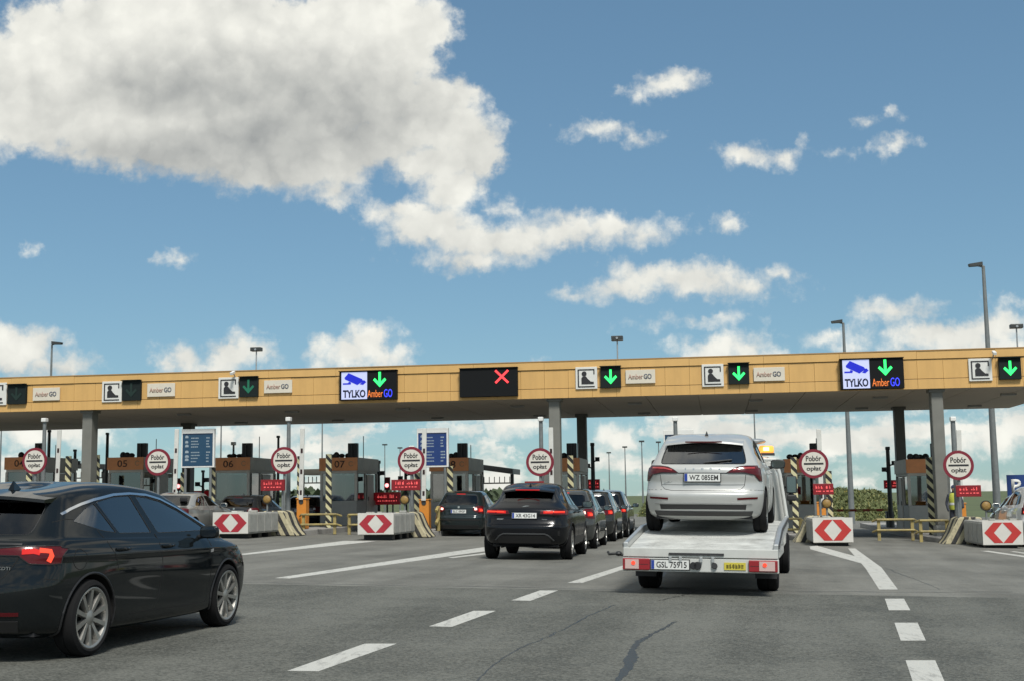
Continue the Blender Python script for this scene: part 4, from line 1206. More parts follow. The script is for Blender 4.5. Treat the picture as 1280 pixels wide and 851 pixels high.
from mathutils.interpolate import poly_3d_calc
def crom(p0, p1, p2, p3, t):
    return .5*((2*p1) + (-p0+p2)*t + (2*p0-5*p1+4*p2-p3)*t*t + (-p0+3*p1-3*p2+p3)*t**3)
DEF = dict(rrx=.30, rry=.34, bow=.10, rfx=.45, rfy=.5, bowf=.25, tr=.05, tf=.06)
def loops_of(keys, sub=5):
    ks = []
    for k in keys:
        d = dict(DEF)
        d.update(zip(('xr', 'zr', 'xf', 'zf', 'zm', 'w'), k[:6]))
        if len(k) > 6: d.update(k[6])
        ks.append(d)
    out = []
    names = list(ks[0].keys())
    for i in range(len(ks)-1):
        a, b, c, e = ks[max(0, i-1)], ks[i], ks[i+1], ks[min(len(ks)-1, i+2)]
        for s in range(sub):
            t = s/sub
            out.append({n: crom(a[n], b[n], c[n], e[n], t) for n in names})
    out.append(ks[-1])
    return out
def outline(d, nR=8, nC=7, nS=40, nF=6):
    """half plan outline of one loop: rear centre -> side -> front centre, with heights"""
    xr, xf, w = d['xr'], d['xf'], d['w']
    ln = xf-xr
    rrx, rfx = min(d['rrx'], ln*.35), min(d['rfx'], ln*.35)
    rry, rfy = min(d['rry'], w*.8), min(d['rfy'], w*.8)
    wr, wf = w*(1-d['tr']), w*(1-d['tf'])
    bow, bowf = min(d['bow'], ln*.12), min(d['bowf'], ln*.12)
    pts = []
    yc = wr-rry
    for i in range(nR):
        y = yc*i/nR
        pts.append((xr + bow*(y/wr)**2, y))
    xc = xr + bow*(yc/wr)**2
    slope = 2*bow*yc/wr**2
    for i in range(nC):
        an = (math.pi/2)*i/nC
        pts.append((xc + slope*rry*math.sin(an)*.6 + rrx*(1-math.cos(an)), yc + rry*math.sin(an)))
    xs = xc + slope*rry*.6 + rrx
    ycf = wf-rfy
    xcf = xf - bowf*(ycf/wf)**2
    xe = xcf - rfx
    for i in range(nS+1):
        s = i/nS; x = xs + (xe-xs)*s
        u = (x-xr)/ln
        f = 1.0
        if u < .35: f -= d['tr']*((.35-u)/.35)**2 * (1/ (((.35-(xs-xr)/ln)/.35)**2 + 1e-6) if (xs-xr)/ln < .34 else 1)
        if u > .65: f -= d['tf']*((u-.65)/.35)**2 * (1/ ((((xe-xr)/ln-.65)/.35)**2 + 1e-6) if (xe-xr)/ln > .66 else 1)
        pts.append((x, w*f))
    for i in range(1, nC+1):
        an = (math.pi/2)*i/nC
        pts.append((xe + rfx*math.sin(an), ycf + rfy*math.cos(an)))
    for i in range(1, nF+1):
        y = ycf*(1-i/nF)
        pts.append((xf - bowf*(y/wf)**2, y))
    res = []
    for (x, y) in pts:
        s = max(0, min(1, (x-xr)/ln))
        a, m, b = d['zr'], d['zm'], d['zf']
        z = a*(1-s)*(1-2*s) + 4*m*s*(1-s) + b*s*(2*s-1)
        res.append((x, y, z))
    return res

class Shell:
    """car body shell as stacked plan loops; panels are cut out of it along drawn outlines"""
    def __init__(s, keys, L, bulge=None, sub=5):
        s.L = L
        bm = bmesh.new()
        rows = []
        for d in loops_of(keys, sub):
            half = outline(d)
            full = half + [(x, -y, z) for (x, y, z) in reversed(half[1:-1])]
            if bulge: full = [bulge(*p) for p in full]
            rows.append([bm.verts.new(p) for p in full])
        n = len(rows[0])
        for a, b in zip(rows, rows[1:]):
            for i in range(n):
                try: bm.faces.new((a[i], a[(i+1) % n], b[(i+1) % n], b[i]))
                except ValueError: pass
        # close roof and floor as strips
        for r in (rows[0], rows[-1]):
            h = n//2
            for i in range(h):
                q = [r[i], r[i+1], r[(n-i-1) % n], r[(n-i) % n]]
                q = list(dict.fromkeys(q))
                if len(q) > 2:
                    try: bm.faces.new(q)
                    except ValueError: pass
        bmesh.ops.recalc_face_normals(bm, faces=bm.faces)
        bm.normal_update()
        s.bm = bm
        s.bvh = BVHTree.FromBMesh(bm)
        bm.faces.ensure_lookup_table()
        s.src = [([v.co.copy() for v in f.verts], [v.normal.copy() for v in f.verts]) for f in bm.faces]
    def smooth_normals(s, me, shift):
        ns = []
        for v in me.vertices:
            p = v.co + shift
            loc, n, idx, dist = s.bvh.find_nearest(p)
            cs, vn = s.src[idx]
            w = poly_3d_calc(cs, loc)
            q = Vector((0, 0, 0))
            for a, b in zip(w, vn): q += b*a
            ns.append(q.normalized() if q.length > 1e-6 else n)
        me.normals_split_custom_set_from_vertices(ns)
    def hit(s, view, p, q, sgn=1):
        """drop a drawn point on the shell. view 'rear' (y,z), 'front' (y,z), 'side' (x,z), 'top' (x,y)"""
        if view == 'rear': o, d = Vector((-3, p, q)), Vector((1, 0, 0))
        elif view == 'front': o, d = Vector((9, p, q)), Vector((-1, 0, 0))
        elif view == 'side': o, d = Vector((p, 4*sgn, q)), Vector((0, -sgn, 0))
        else: o, d = Vector((p, q, 5)), Vector((0, 0, -1))
        h = s.bvh.ray_cast(o, d)
        if h[0] is None: return None, None
        n = h[1] if h[1].dot(d) < 0 else -h[1]
        return h[0], n
    def cut(s, regions):
        """regions: list of (view, polygon, normal test). Returns faces inside any of them after slicing along the outlines"""
        bm = s.bm
        for (view, poly, test) in regions:
            ia, ib = {'rear': (1, 2), 'front': (1, 2), 'side': (0, 2), 'top': (0, 1)}[view]
            a0, a1 = min(p[0] for p in poly), max(p[0] for p in poly); b0, b1 = min(p[1] for p in poly), max(p[1] for p in poly)
            n = len(poly)
            cand = set()
            for f in bm.faces:
                us = [v.co[ia] for v in f.verts]; vs = [v.co[ib] for v in f.verts]
                if max(us) < a0 or min(us) > a1 or max(vs) < b0 or min(vs) > b1: continue
                if test(f.calc_center_median(), f.normal): cand.add(f)
            for k in range(n):
                p, q = poly[k], poly[(k+1) % n]
                dx, dy = q[0]-p[0], q[1]-p[1]
                no = Vector((0, 0, 0)); no[ia], no[ib] = -dy, dx
                co = Vector((0, 0, 0)); co[ia], co[ib] = p[0], p[1]
                if no.length < 1e-6: continue
                u0, u1, v0, v1 = min(p[0], q[0])-.0005, max(p[0], q[0])+.0005, min(p[1], q[1])-.0005, max(p[1], q[1])+.0005
                sel = []
                for f in cand:
                    us = [v.co[ia] for v in f.verts]
                    if max(us) < u0 or min(us) > u1: continue
                    vs = [v.co[ib] for v in f.verts]
                    if max(vs) < v0 or min(vs) > v1: continue
                    sel.append(f)
                if not sel: continue
                geom = set(sel)
                for f in sel: geom.update(f.edges); geom.update(f.verts)
                res = bmesh.ops.bisect_plane(bm, geom=list(geom), plane_co=co, plane_no=no.normalized(), dist=1e-5)
                cand.update(g for g in res['geom'] if isinstance(g, bmesh.types.BMFace))
            bm.normal_update()
        out = []
        for f in bm.faces:
            c = f.calc_center_median()
            for (view, poly, test) in regions:
                ia, ib = {'rear': (1, 2), 'front': (1, 2), 'side': (0, 2), 'top': (0, 1)}[view]
                if test(c, f.normal) and inside(poly, c[ia], c[ib]):
                    out.append(f); break
        return out
    def take(s, faces, name, mat, parent, push=0.0, seal=0.0, sealmat=None, smooth=True):
        if not faces: return None
        nb = bmesh.new(); mp = {}
        for f in faces:
            vs = []
            for v in f.verts:
                if v not in mp:
                    mp[v] = nb.verts.new(v.co - Vector((s.L/2, 0, 0)) + v.normal*push)
                vs.append(mp[v])
            try: nb.faces.new(vs)
            except ValueError: pass
        bmesh.ops.recalc_face_normals(nb, faces=nb.faces)
        if nb.faces:
            # keep the outward side of the shell
            nb.normal_update(); f0 = faces[0]
            nb.faces.ensure_lookup_table()
            if nb.faces[0].normal.dot(f0.normal) < 0:
                bmesh.ops.reverse_faces(nb, faces=nb.faces)
        me = bpy.data.meshes.new(name); nb.to_mesh(me)
        o = mobj(name, me, mat, parent, smooth=smooth, angle=180)
        if smooth: s.smooth_normals(me, Vector((s.L/2, 0, 0)))
        if seal:
            segs = [(e.verts[0].co.copy(), e.verts[1].co.copy()) for e in nb.edges if e.is_boundary]
            tb = MB()
            for p, q in segs:
                if (p-q).length > 1e-4: tb.cyl(p, q, seal, n=5, cap=False)
            tb.build('seal', sealmat or TRIM, o)
        nb.free()
        bmesh.ops.delete(s.bm, geom=faces, context='FACES')
        return o
    def body(s, mat, parent, name='body'):
        bm = s.bm
        bmesh.ops.delete(bm, geom=[v for v in bm.verts if not v.link_faces], context='VERTS')
        for v in bm.verts: v.co.x -= s.L/2
        me = bpy.data.meshes.new(name); bm.to_mesh(me); bm.free()
        o = mobj(name, me, mat, parent, smooth=True, angle=180)
        s.smooth_normals(me, Vector((s.L/2, 0, 0)))
        return o
    def ribbon(s, name, view, pts, width, mat, parent, lift=.0015, sgn=1, step=.04, flat=True):
        line = []
        for (p, q) in zip(pts, pts[1:]):
            m = max(1, int(math.hypot(q[0]-p[0], q[1]-p[1])/step))
            for k in range(m): line.append((p[0]+(q[0]-p[0])*k/m, p[1]+(q[1]-p[1])*k/m))
        line.append(pts[-1])
        P = []
        for (a, b) in line:
            h, n = s.hit(view, a, b, sgn)
            if h is not None: P.append((h - Vector((s.L/2, 0, 0)), n))
        if len(P) < 2: return None
        mb = MB(); vs = []
        for k, (h, n) in enumerate(P):
            t = (P[min(k+1, len(P)-1)][0]-P[max(k-1, 0)][0]).normalized()
            c = t.cross(n).normalized()*width/2
            vs += [h+c-n*.003, h+c+n*lift, h-c+n*lift, h-c-n*.003]
        m = len(P)
        fs = []
        for k in range(m-1):
            for j in range(3): fs.append((k*4+j, k*4+j+1, (k+1)*4+j+1, (k+1)*4+j))
        fs += [(0, 1, 2, 3), ((m-1)*4+3, (m-1)*4+2, (m-1)*4+1, (m-1)*4)]
        mb.add(vs, fs)
        return mb.build(name, mat, parent, smooth=True)
def inside(poly, x, y):
    c = False; n = len(poly); j = n-1
    for i in range(n):
        xi, yi = poly[i]; xj, yj = poly[j]
        if (yi > y) != (yj > y) and x < (xj-xi)*(y-yi)/(yj-yi)+xi: c = not c
        j = i
    return c
REAR = lambda c, n: n.x < -.22 and c.x < 1.6
FRONT = lambda c, n: n.x > .15 and c.x > 1.6
SIDE = lambda c, n: abs(n.y) > .38
def mir(poly): return [(-a, b) for a, b in reversed(poly)]
def circle(cx, cz, r, n=28, a0=0, a1=360): return [(cx+r*math.cos(R(a0+(a1-a0)*k/n)), cz+r*math.sin(R(a0+(a1-a0)*k/n))) for k in range(n)]
def rounded(poly, r=.05, n=3):
    out = []; m = len(poly)
    for i in range(m):
        p0, p1, p2 = Vector(poly[i-1]), Vector(poly[i]), Vector(poly[(i+1) % m])
        d0, d1 = (p0-p1), (p2-p1)
        k = min(r, d0.length*.4, d1.length*.4)
        a, b = p1+d0.normalized()*k, p1+d1.normalized()*k
        for j in range(n+1):
            t = j/n; q = a*(1-t)**2 + p1*2*t*(1-t) + b*t*t
            out.append((q.x, q.y))
    return out

WHEELS = {}
def wheel_mesh(Rw, wd, Rr, spokes, double=False):
    key = (Rw, wd, Rr, spokes, double)
    if key in WHEELS: return WHEELS[key]
    t = MB(); h = wd/2
    t.lathe([(Rr-.01, -h*.82), (Rr+.012, -h*.96), (Rw-.045, -h), (Rw-.012, -h*.86), (Rw, -h*.62), (Rw, -h*.08), (Rw-.008, -h*.05), (Rw-.008, h*.05), (Rw, h*.08), (Rw, h*.62), (Rw-.012, h*.86), (Rw-.045, h), (Rr+.012, h*.96), (Rr-.01, h*.82)], 40, 'y')
    r = MB()      # outer face towards +y
    r.lathe([(Rr+.006, h*.90), (Rr-.004, h*.92), (Rr-.022, h*.84), (Rr-.03, h*.5), (Rr-.045, -h*.8)], 40, 'y')
    yo = h*.74
    for k in range(spokes):
        an = 2*math.pi*k/spokes
        for off in ((-.055, .055) if double else (0,)):
            c, s_ = math.cos(an), math.sin(an)
            w0, w1 = (.020, .026) if double else (.030, .040)
            def pt(rad, lat, y): return (rad*c - lat*s_, y, rad*s_ + lat*c)
            o0, o1 = off*.35, off
            r.add([pt(.045, o0-w0/2, yo-.005), pt(.045, o0+w0/2, yo-.005), pt(Rr-.018, o1+w1/2, yo+.012), pt(Rr-.018, o1-w1/2, yo+.012),
                   pt(.045, o0-w0/2-.006, yo-.04), pt(.045, o0+w0/2+.006, yo-.04), pt(Rr-.018, o1+w1/2+.006, yo-.03), pt(Rr-.018, o1-w1/2-.006, yo-.03)],
                  [(0, 1, 2, 3), (0, 4, 5, 1), (1, 5, 6, 2), (2, 6, 7, 3), (3, 7, 4, 0)])
    r.lathe([(.001, yo+.008), (.03, yo+.006), (.062, yo-.004), (.07, yo-.05)], 20, 'y')
    b = MB(); b.lathe([(.001, -.02), (.135, -.02), (.135, .005), (.001, .005)], 28, 'y')
    def mk(mbx, nm):
        me = bpy.data.meshes.new(nm); me.from_pydata(mbx.v, [], mbx.f)
        x = bmesh.new(); x.from_mesh(me); bmesh.ops.remove_doubles(x, verts=x.verts, dist=1e-5); bmesh.ops.recalc_face_normals(x, faces=x.faces); x.to_mesh(me); x.free()
        me.polygons.foreach_set('use_smooth', [True]*len(me.polygons)); me.set_sharp_from_angle(angle=R(35))
        return me
    WHEELS[key] = (mk(t, 'wheel'), mk(r, 'rim'), mk(b, 'brake_disc'))
    WHEELS[key][0].materials.append(RUBBER); WHEELS[key][2].materials.append(M('brake_steel', (.035, .035, .035), .6, .3))
    return WHEELS[key]
def add_wheels(root, L, axles, track, Rw, wd, Rr, spokes, double=False, rim=None, sides=(1, -1), steer=0):
    me = wheel_mesh(Rw, wd, Rr, spokes, double)
    if not me[1].materials: me[1].materials.append(rim or ALLOY)
    for k, x in enumerate(axles):
        for s in sides:
            w = bpy.data.objects.new('wheel', me[0]); COL.objects.link(w); w.parent = root
            w.location = (x-L/2, s*track, Rw)
            w.rotation_euler = (0, random.uniform(0, 6.28) if s < 0 else random.uniform(0, 6.28), (0 if s > 0 else math.pi) + (steer if k else 0))
            for m, nm in ((me[1], 'rim'), (me[2], 'brake_disc')):
                c = bpy.data.objects.new(nm, m); COL.objects.link(c); c.parent = w
def plate(root, body, center, w, h, txt, tilt=0.0, frame=True, size=.80):
    e = empty('number_plate', center); e.parent = root
    e.rotation_euler = (tilt, 0, -math.pi/2)      # local -y faces the rear of the car
    if frame:
        mb = MB(); mb.box(-w/2-.012, w/2+.012, -.006, .012, -h/2-.012, h/2+.012); mb.build('plate_frame', BLACK, e)
    mb = MB(); mb.box(-w/2, w/2, -.012, -.0065, -h/2, h/2); mb.build('plate_panel', PLATEW, e)
    mb = MB(); mb.box(-w/2+.003, -w/2+.045, -.0135, -.0125, -h/2+.003, h/2-.003); mb.build('blue_band', PLATEB, e)
    if txt: text('lettering', txt, LETTER, e, w=w*size, h=h*.66, loc=(.022, -.0125, 0), depth=.002, bold=.015)
    return e
def mirror(root, x, y, z, mat, s, size=1.0, L=0):
    k = size
    mb = MB(); N_ = 16; vs = []
    # tapering housing, flat towards the rear
    for (dx, f) in ((-.045, .90), (-.035, 1.0), (.0, .98), (.04, .80), (.065, .45)):
        for i in range(N_):
            a = 2*math.pi*i/N_; c, sn = math.cos(a), math.sin(a)
            vs.append((dx*k, .105*k*f*math.copysign(abs(c)**.6, c), .068*k*f*math.copysign(abs(sn)**.6, sn)))
    mb.add(vs, [(r*N_+i, r*N_+(i+1) % N_, (r+1)*N_+(i+1) % N_, (r+1)*N_+i) for r in range(4) for i in range(N_)] + [tuple(range(N_)), tuple(reversed(range(4*N_, 5*N_)))])
    m = mb.build('side_mirror', mat, root, smooth=True, angle=60); m.location = (x-L/2, s*y, z)
    mb = MB(); mb.cyl((.0, -s*.08*k, -.045*k), (.03, -s*.24*k, -.07*k), .024*k, n=8); mb.build('mirror_arm', TRIM, m)
    mb = MB(); mb.prism([(.088*k*math.copysign(abs(math.cos(t))**.6, math.cos(t)), .053*k*math.copysign(abs(math.sin(t))**.6, math.sin(t))) for t in [2*math.pi*q/20 for q in range(20)]], 'x', -.049*k, -.0455*k); mb.build('mirror_glass', M('mirror_glass', (.22, .25, .26), .08, 1.0), m)
    return m
def seats(root, L, xs, W, z0=.30, ht=1.0, wheel=True, rear=True):
    def seat(x, y, nm, w=.24, top=ht):
        mb = MB()
        mb.obox((x, y, z0+.16), (.50, w*2, .16), Matrix.Identity(3))
        mb.obox((x-.30, y, z0+.48), (.14, w*2, .62), Matrix.Rotation(R(-14), 3, 'Y'))
        o = mb.build(nm, INTER, root, bevel=.05)
        if nm == 'seat':
            mb = MB(); mb.obox((x-.41, y, z0+.90), (.10, .26, .18), Matrix.Rotation(R(-10), 3, 'Y')); mb.build('headrest', INTER, o, bevel=.04)
        else:
            for yy in (-.42, .42):
                mb = MB(); mb.obox((x-.40, y+yy, z0+.86), (.09, .24, .15), Matrix.Rotation(R(-10), 3, 'Y')); mb.build('headrest', INTER, o, bevel=.04)
    for y in (.36, -.36): seat(xs[0]-L/2, y, 'seat')
    if rear: seat(xs[1]-L/2, 0, 'rear_bench', W*.72, ht)
    if wheel:
        mb = MB(); mb.lathe([(.17, -.014), (.198, -.012), (.204, 0), (.198, .012), (.17, .014)], 24, 'x', (0, 0, 0), closed=True)
        mb.obox((0, 0, 0), (.03, .36, .045), Matrix.Identity(3)); mb.obox((0, 0, -.08), (.03, .045, .2), Matrix.Identity(3))
        o = mb.build('steering_wheel', BLACK, root, smooth=True); o.location = (xs[0]+.55-L/2, .36, z0+.60); o.rotation_euler = (0, R(-22), 0)
    mb = MB(); mb.box(xs[0]+.70-L/2, xs[0]+1.05-L/2, -W*.78, W*.78, z0+.25, z0+.56); mb.build('dashboard', INTER, root, bevel=.06)
def arches(sh, root, axles, Rw, L, dz=0.0, inner=.56, lip=None):
    for x in axles:
        reg = [('side', circle(x, Rw+dz, Rw+.055, 36), lambda c, n, x=x: abs(c.y) > .45 and abs(c.x-x) < .7 and c.z < Rw*2+.4 and (abs(n.y) > .12 or c.z < .5))]
        fs = sh.cut(reg)
        segs = []
        fset = set(fs)
        for f in fs:
            for e in f.edges:
                if any(g not in fset for g in e.link_faces): segs.append((e.verts[0].co.copy(), e.verts[1].co.copy()))
        bmesh.ops.delete(sh.bm, geom=fs, context='FACES')
        off = Vector((L/2, 0, 0))
        for s in (1, -1):
            mb = MB()
            for p, q in segs:
                if p.y*s < 0: continue
                a, b = p-off, q-off
                mb.add([a, b, (b.x, s*inner, b.z), (a.x, s*inner, a.z)], [(0, 1, 2, 3)])
            mb.prism([(px-L/2, max(pz, .24)) for px, pz in circle(x, Rw+dz, Rw+.056, 24)], 'y', s*(inner-.02), s*inner)
            mb.build('wheel_arch', M('arch_liner', (.008, .008, .008), .9), root)
        if lip:
            for s in (1, -1):
                sg = [(p, q) for p, q in segs if p.y*s > 0 and q.y*s > 0 and min(p.z, q.z) > .2]
                mb = MB()
                for p, q in sg:
                    if (p-q).length > 1e-4: mb.cyl(p-off, q-off, .012, n=6, cap=False)
                if sg: mb.build('arch_lip', lip, root, smooth=True)
def fin(sh, root, x, L, mat):
    h, n = sh.hit('top', x, 0)
    mb = MB(); mb.add([(-.02, 0, .075), (-.07, -.03, 0), (-.07, .03, 0), (.10, 0, 0), (-.05, 0, .08)], [(0, 1, 3), (0, 3, 2), (4, 2, 1), (4, 1, 0), (4, 0, 2), (1, 2, 3)])
    o = mb.build('roof_aerial', mat, root); o.location = (x-L/2, 0, h.z-.004)

# ------------------------------------------------------------------ the cars
def astra():
    L = 4.37
    K = [(.25, .19, 4.15, .19, .17, .76), (.10, .25, 4.30, .24, .20, .855, dict(rrx=.35, rry=.4)), (.035, .36, 4.36, .36, .30, .885, dict(rrx=.36, rry=.42)), (.0, .50, 4.37, .50, .47, .900, dict(rrx=.36, rry=.42)), (.0, .60, 4.36, .60, .60, .905, dict(rrx=.34, rry=.40)),
         (.035, .69, 4.33, .66, .68, .905, dict(rrx=.32)), (.07, .78, 4.28, .73, .80, .898), (.085, .90, 4.14, .82, .905, .880, dict(rrx=.30)), (.115, .975, 3.9, .885, .955, .860, dict(rrx=.28, bow=.14)), (.16, 1.01, 3.55, .965, .985, .838, dict(rrx=.25, rry=.26, bow=.17, rfx=.22, rfy=.40, bowf=.20, tf=.03)),
         (.27, 1.11, 3.24, 1.10, 1.10, .785, dict(rrx=.22, rry=.2, bow=.17, tr=.06, rfx=.14, rfy=.22, bowf=.18, tf=.05)), (.41, 1.23, 2.92, 1.235, 1.25, .715, dict(rrx=.2, rry=.16, bow=.16, tr=.07, rfx=.12, rfy=.18, bowf=.16, tf=.05)), (.52, 1.315, 2.58, 1.36, 1.385, .650, dict(rrx=.16, rry=.14, bow=.14, tr=.07, rfx=.12, rfy=.18, bowf=.14, tf=.05)),
         (.60, 1.352, 2.42, 1.40, 1.440, .585, dict(rrx=.2, rry=.2, bow=.12, rfx=.2, rfy=.2, bowf=.14)), (.80, 1.385, 2.05, 1.435, 1.470, .46), (1.05, 1.41, 1.85, 1.455, 1.478, .28), (1.30, 1.43, 1.65, 1.465, 1.478, .06, dict(bow=.01, bowf=.01, rrx=.02, rfx=.02, rry=.02, rfy=.02))]
    def bul(x, y, z):
        # door sculpting: crease rising to the rear and hollow below it
        if .9 < x < 3.5 and .3 < z < .9 and abs(y) > .7:
            zc = .50 + (2.9-x)*.09
            d = z-zc
            t = math.sin(max(0, min(1, (x-.9)/2.6))*math.pi)**.6
            y -= math.copysign(.009*t*math.exp(-(d+.09)**2/.012), y)
        if .05 < x < 3.9 and .6 < z < 1.0 and abs(y) > .7:
            zc = .86 - (x-.3)*.012
            y += math.copysign(.014*math.exp(-(z-zc)**2/.0008), y)
        return (x, y, z)
    root = empty('black_hatchback')
    PAINT = M('black_metallic_paint', (.007, .009, .010), .35, 0.0, coat=.75, spec=.0, noise=.05, nscale=1)
    sh = Shell(K, L, bul)
    Rw = .322
    arches(sh, root, (.80, 3.462), Rw, L, lip=TRIM)
    W = [('quarter_window', rounded([(.70, 1.135), (.93, 1.238), (1.09, 1.288), (1.27, 1.025), (1.05, 1.05), (.86, 1.095)], .02)),
         ('rear_door_window', rounded([(1.13, 1.298), (1.45, 1.345), (1.74, 1.357), (1.90, 1.01), (1.31, 1.02)], .03)),
         ('front_door_window', rounded([(1.84, 1.350), (2.05, 1.338), (2.32, 1.298), (2.62, 1.212), (2.90, 1.105), (3.06, 1.03), (3.02, 1.005), (2.02, 1.005)], .03))]
    for nm, p in W:
        fs = sh.cut([('side', p, SIDE)])
        for s in (1, -1):
            sh.take([f for f in fs if f.is_valid and f.calc_center_median().y*s > 0], nm, GLASS_M if nm != 'front_door_window' else GLASS_L, root, push=-.004, seal=.006)
    rw = rounded([(-.60, 1.03), (.60, 1.03), (.585, 1.14), (.545, 1.30), (-.545, 1.30), (-.585, 1.14)], .05)
    sh.take(sh.cut([('rear', rw, REAR)]), 'rear_window', GLASS_D, root, push=-.004, seal=.006)
    ws = rounded([(-.70, 1.02), (.70, 1.02), (.57, 1.375), (-.57, 1.375)], .06)
    sh.take(sh.cut([('front', ws, FRONT)]), 'windscreen', GLASS_L, root, push=-.003, seal=.006)
    for s in (1, -1):
        q = lambda p: p if s > 0 else mir(p)
        tl = [('rear', q([(.40, .868), (.42, .92), (.60, .936), (1.0, .942), (1.0, .82), (.80, .79), (.68, .80), (.60, .865)]), lambda c, n: n.x < -.30 and c.y*s > 0 and c.x < 1),
              ('side', [(-.1, .79), (-.1, .942), (.30, .938), (.48, .915), (.36, .85), (.24, .80)], lambda c, n: n.x >= -.30 and c.y*s > 0 and c.x < 1)]
        o = sh.take(sh.cut(tl), 'tail_lamp', LAMP_R, root, push=.006, seal=.005)
        # lit light guide inside the lamp
        sh.ribbon('light_guide', 'rear', [(s*.62, .895), (s*.70, .90), (s*.74, .885)], .045, LAMP_LIT, o, lift=.012)
        sh.ribbon('light_guide', 'rear', [(s*.73, .905), (s*.79, .895), (s*.805, .86), (s*.79, .815)], .04, LAMP_HOT, o, lift=.014)
        sh.ribbon('clear_lens', 'rear', [(s*.24, .905), (s*.32, .905), (s*.41, .90)], .05, LAMP_W, o, lift=.007)
        sh.ribbon('chrome_window_strip', 'side', [(.60, 1.19), (.72, 1.228), (.90, 1.275), (1.10, 1.315), (1.45, 1.360), (1.75, 1.371), (2.05, 1.360), (2.32, 1.320), (2.62, 1.235), (2.90, 1.130), (3.10, 1.045)], .024, CHROME, root, lift=.010, sgn=s)
        for p in ([(1.95, 1.0), (2.0, .75), (1.97, .45), (1.92, .30)], [(.98, 1.055), (1.08, .92), (1.18, .78), (1.20, .70)], [(3.03, .98), (3.06, .8), (3.02, .45), (2.96, .29)], [(1.92, .30), (2.96, .29)], [(1.45, .30), (1.92, .30)],
                  [(.48, 1.13), (.62, 1.155), (.72, 1.15)], [(.20, .68), (.40, .66), (.47, .66)]):
            sh.ribbon('shut_line', 'side', p, .007, GAP, root, lift=.0012, sgn=s)
        for x in (1.28, 2.12):
            h, n = sh.hit('side', x, .885, s)
            mb = MB(); mb.tube([(-.11, 0, -.002), (-.085, s*.022, 0), (0, s*.034, .002), (.085, s*.022, 0), (.11, 0, -.002)], .013, 8)
            o = mb.build('door_handle', PAINT, root, smooth=True); o.location = h - Vector((L/2, 0, 0))
        mirror(root, 2.84, .975, .995, PAINT, s, .95, L)
        sh.ribbon('repeater', 'side', [(3.02, .80), (3.08, .805)], .03, LAMP_W, root, lift=.006, sgn=s)
    h, n = sh.hit('side', .62, .82, -1)
    if h is not None:
        ring = [(.62+.095*math.cos(R(k*15)), .82+.085*math.sin(R(k*15))) for k in range(25)]
        sh.ribbon('filler_cap_line', 'side', ring, .006, GAP, root, sgn=-1, step=.02)
    # rear details
    for p in ([(-.62, .96), (-.60, .84), (-.52, .70), (-.45, .66), (.45, .66), (.52, .70), (.60, .84), (.62, .96)],):
        sh.ribbon('tailgate_line', 'rear', p, .008, GAP, root)
    sh.ribbon('tailgate_crease', 'rear', [(-.6, .955), (0, .965), (.6, .955)], .018, CHROME if False else TRIM, root, lift=.004)
    for s in (1, -1):
        sh.ribbon('reflector', 'rear', [(s*.36, .40), (s*.64, .40)], .03, LAMP_R, root, lift=.006)
    sh.ribbon('lower_valance', 'rear', [(-.62, .30), (0, .30), (.62, .30)], .10, TRIM, root, lift=.006)
    h, n = sh.hit('rear', 0, .78)
    plate(root, None, h - Vector((L/2+.008, 0, 0)), .52, .112, '', 0)
    h, n = sh.hit('rear', -.50, .765)
    text('badge', 'CDTI', CHROME, root, w=.115, h=.026, loc=h - Vector((L/2+.004, 0, 0)), rot=(math.pi/2, 0, -math.pi/2))
    # roof spoiler over the rear window
    mb = MB()
    sec = [(.40, 1.325), (.41, 1.352), (.58, 1.372), (.72, 1.39), (.72, 1.36), (.55, 1.325)]
    N_ = 14; vs = []
    for k in range(N_+1):
        t = -1+2*k/N_; y = .575*t
        for (x, z) in sec: vs.append((x+.10*t*t-L/2, y, z-.035*t*t))
    m = len(sec); fs = [(k*m+j, k*m+(j+1) % m, (k+1)*m+(j+1) % m, (k+1)*m+j) for k in range(N_) for j in range(m)] + [tuple(range(m)), tuple(reversed(range(N_*m, (N_+1)*m)))]
    mb.add(vs, fs); sp = mb.build('roof_spoiler', PAINT, root, smooth=True, angle=50)
    mb = MB(); mb.box(.395-L/2, .405-L/2, -.17, .17, 1.333, 1.347); mb.build('third_brake_lamp', LAMP_R, sp)
    fin(sh, root, .95, L, PAINT)
    sh.body(PAINT, root)
    mb = MB(); mb.box(.25-L/2, 4.1-L/2, -.70, .70, .21, .34); mb.build('floor_pan', INTER, root)
    seats(root, L, (2.25, 1.35), .78, .32)
    add_wheels(root, L, (.80, 3.462), .80, Rw, .215, .254, 10)
    tag(root, 'black hatchback with silver window strip and alloy wheels, nearest car on the road', 'car')
    return root, L

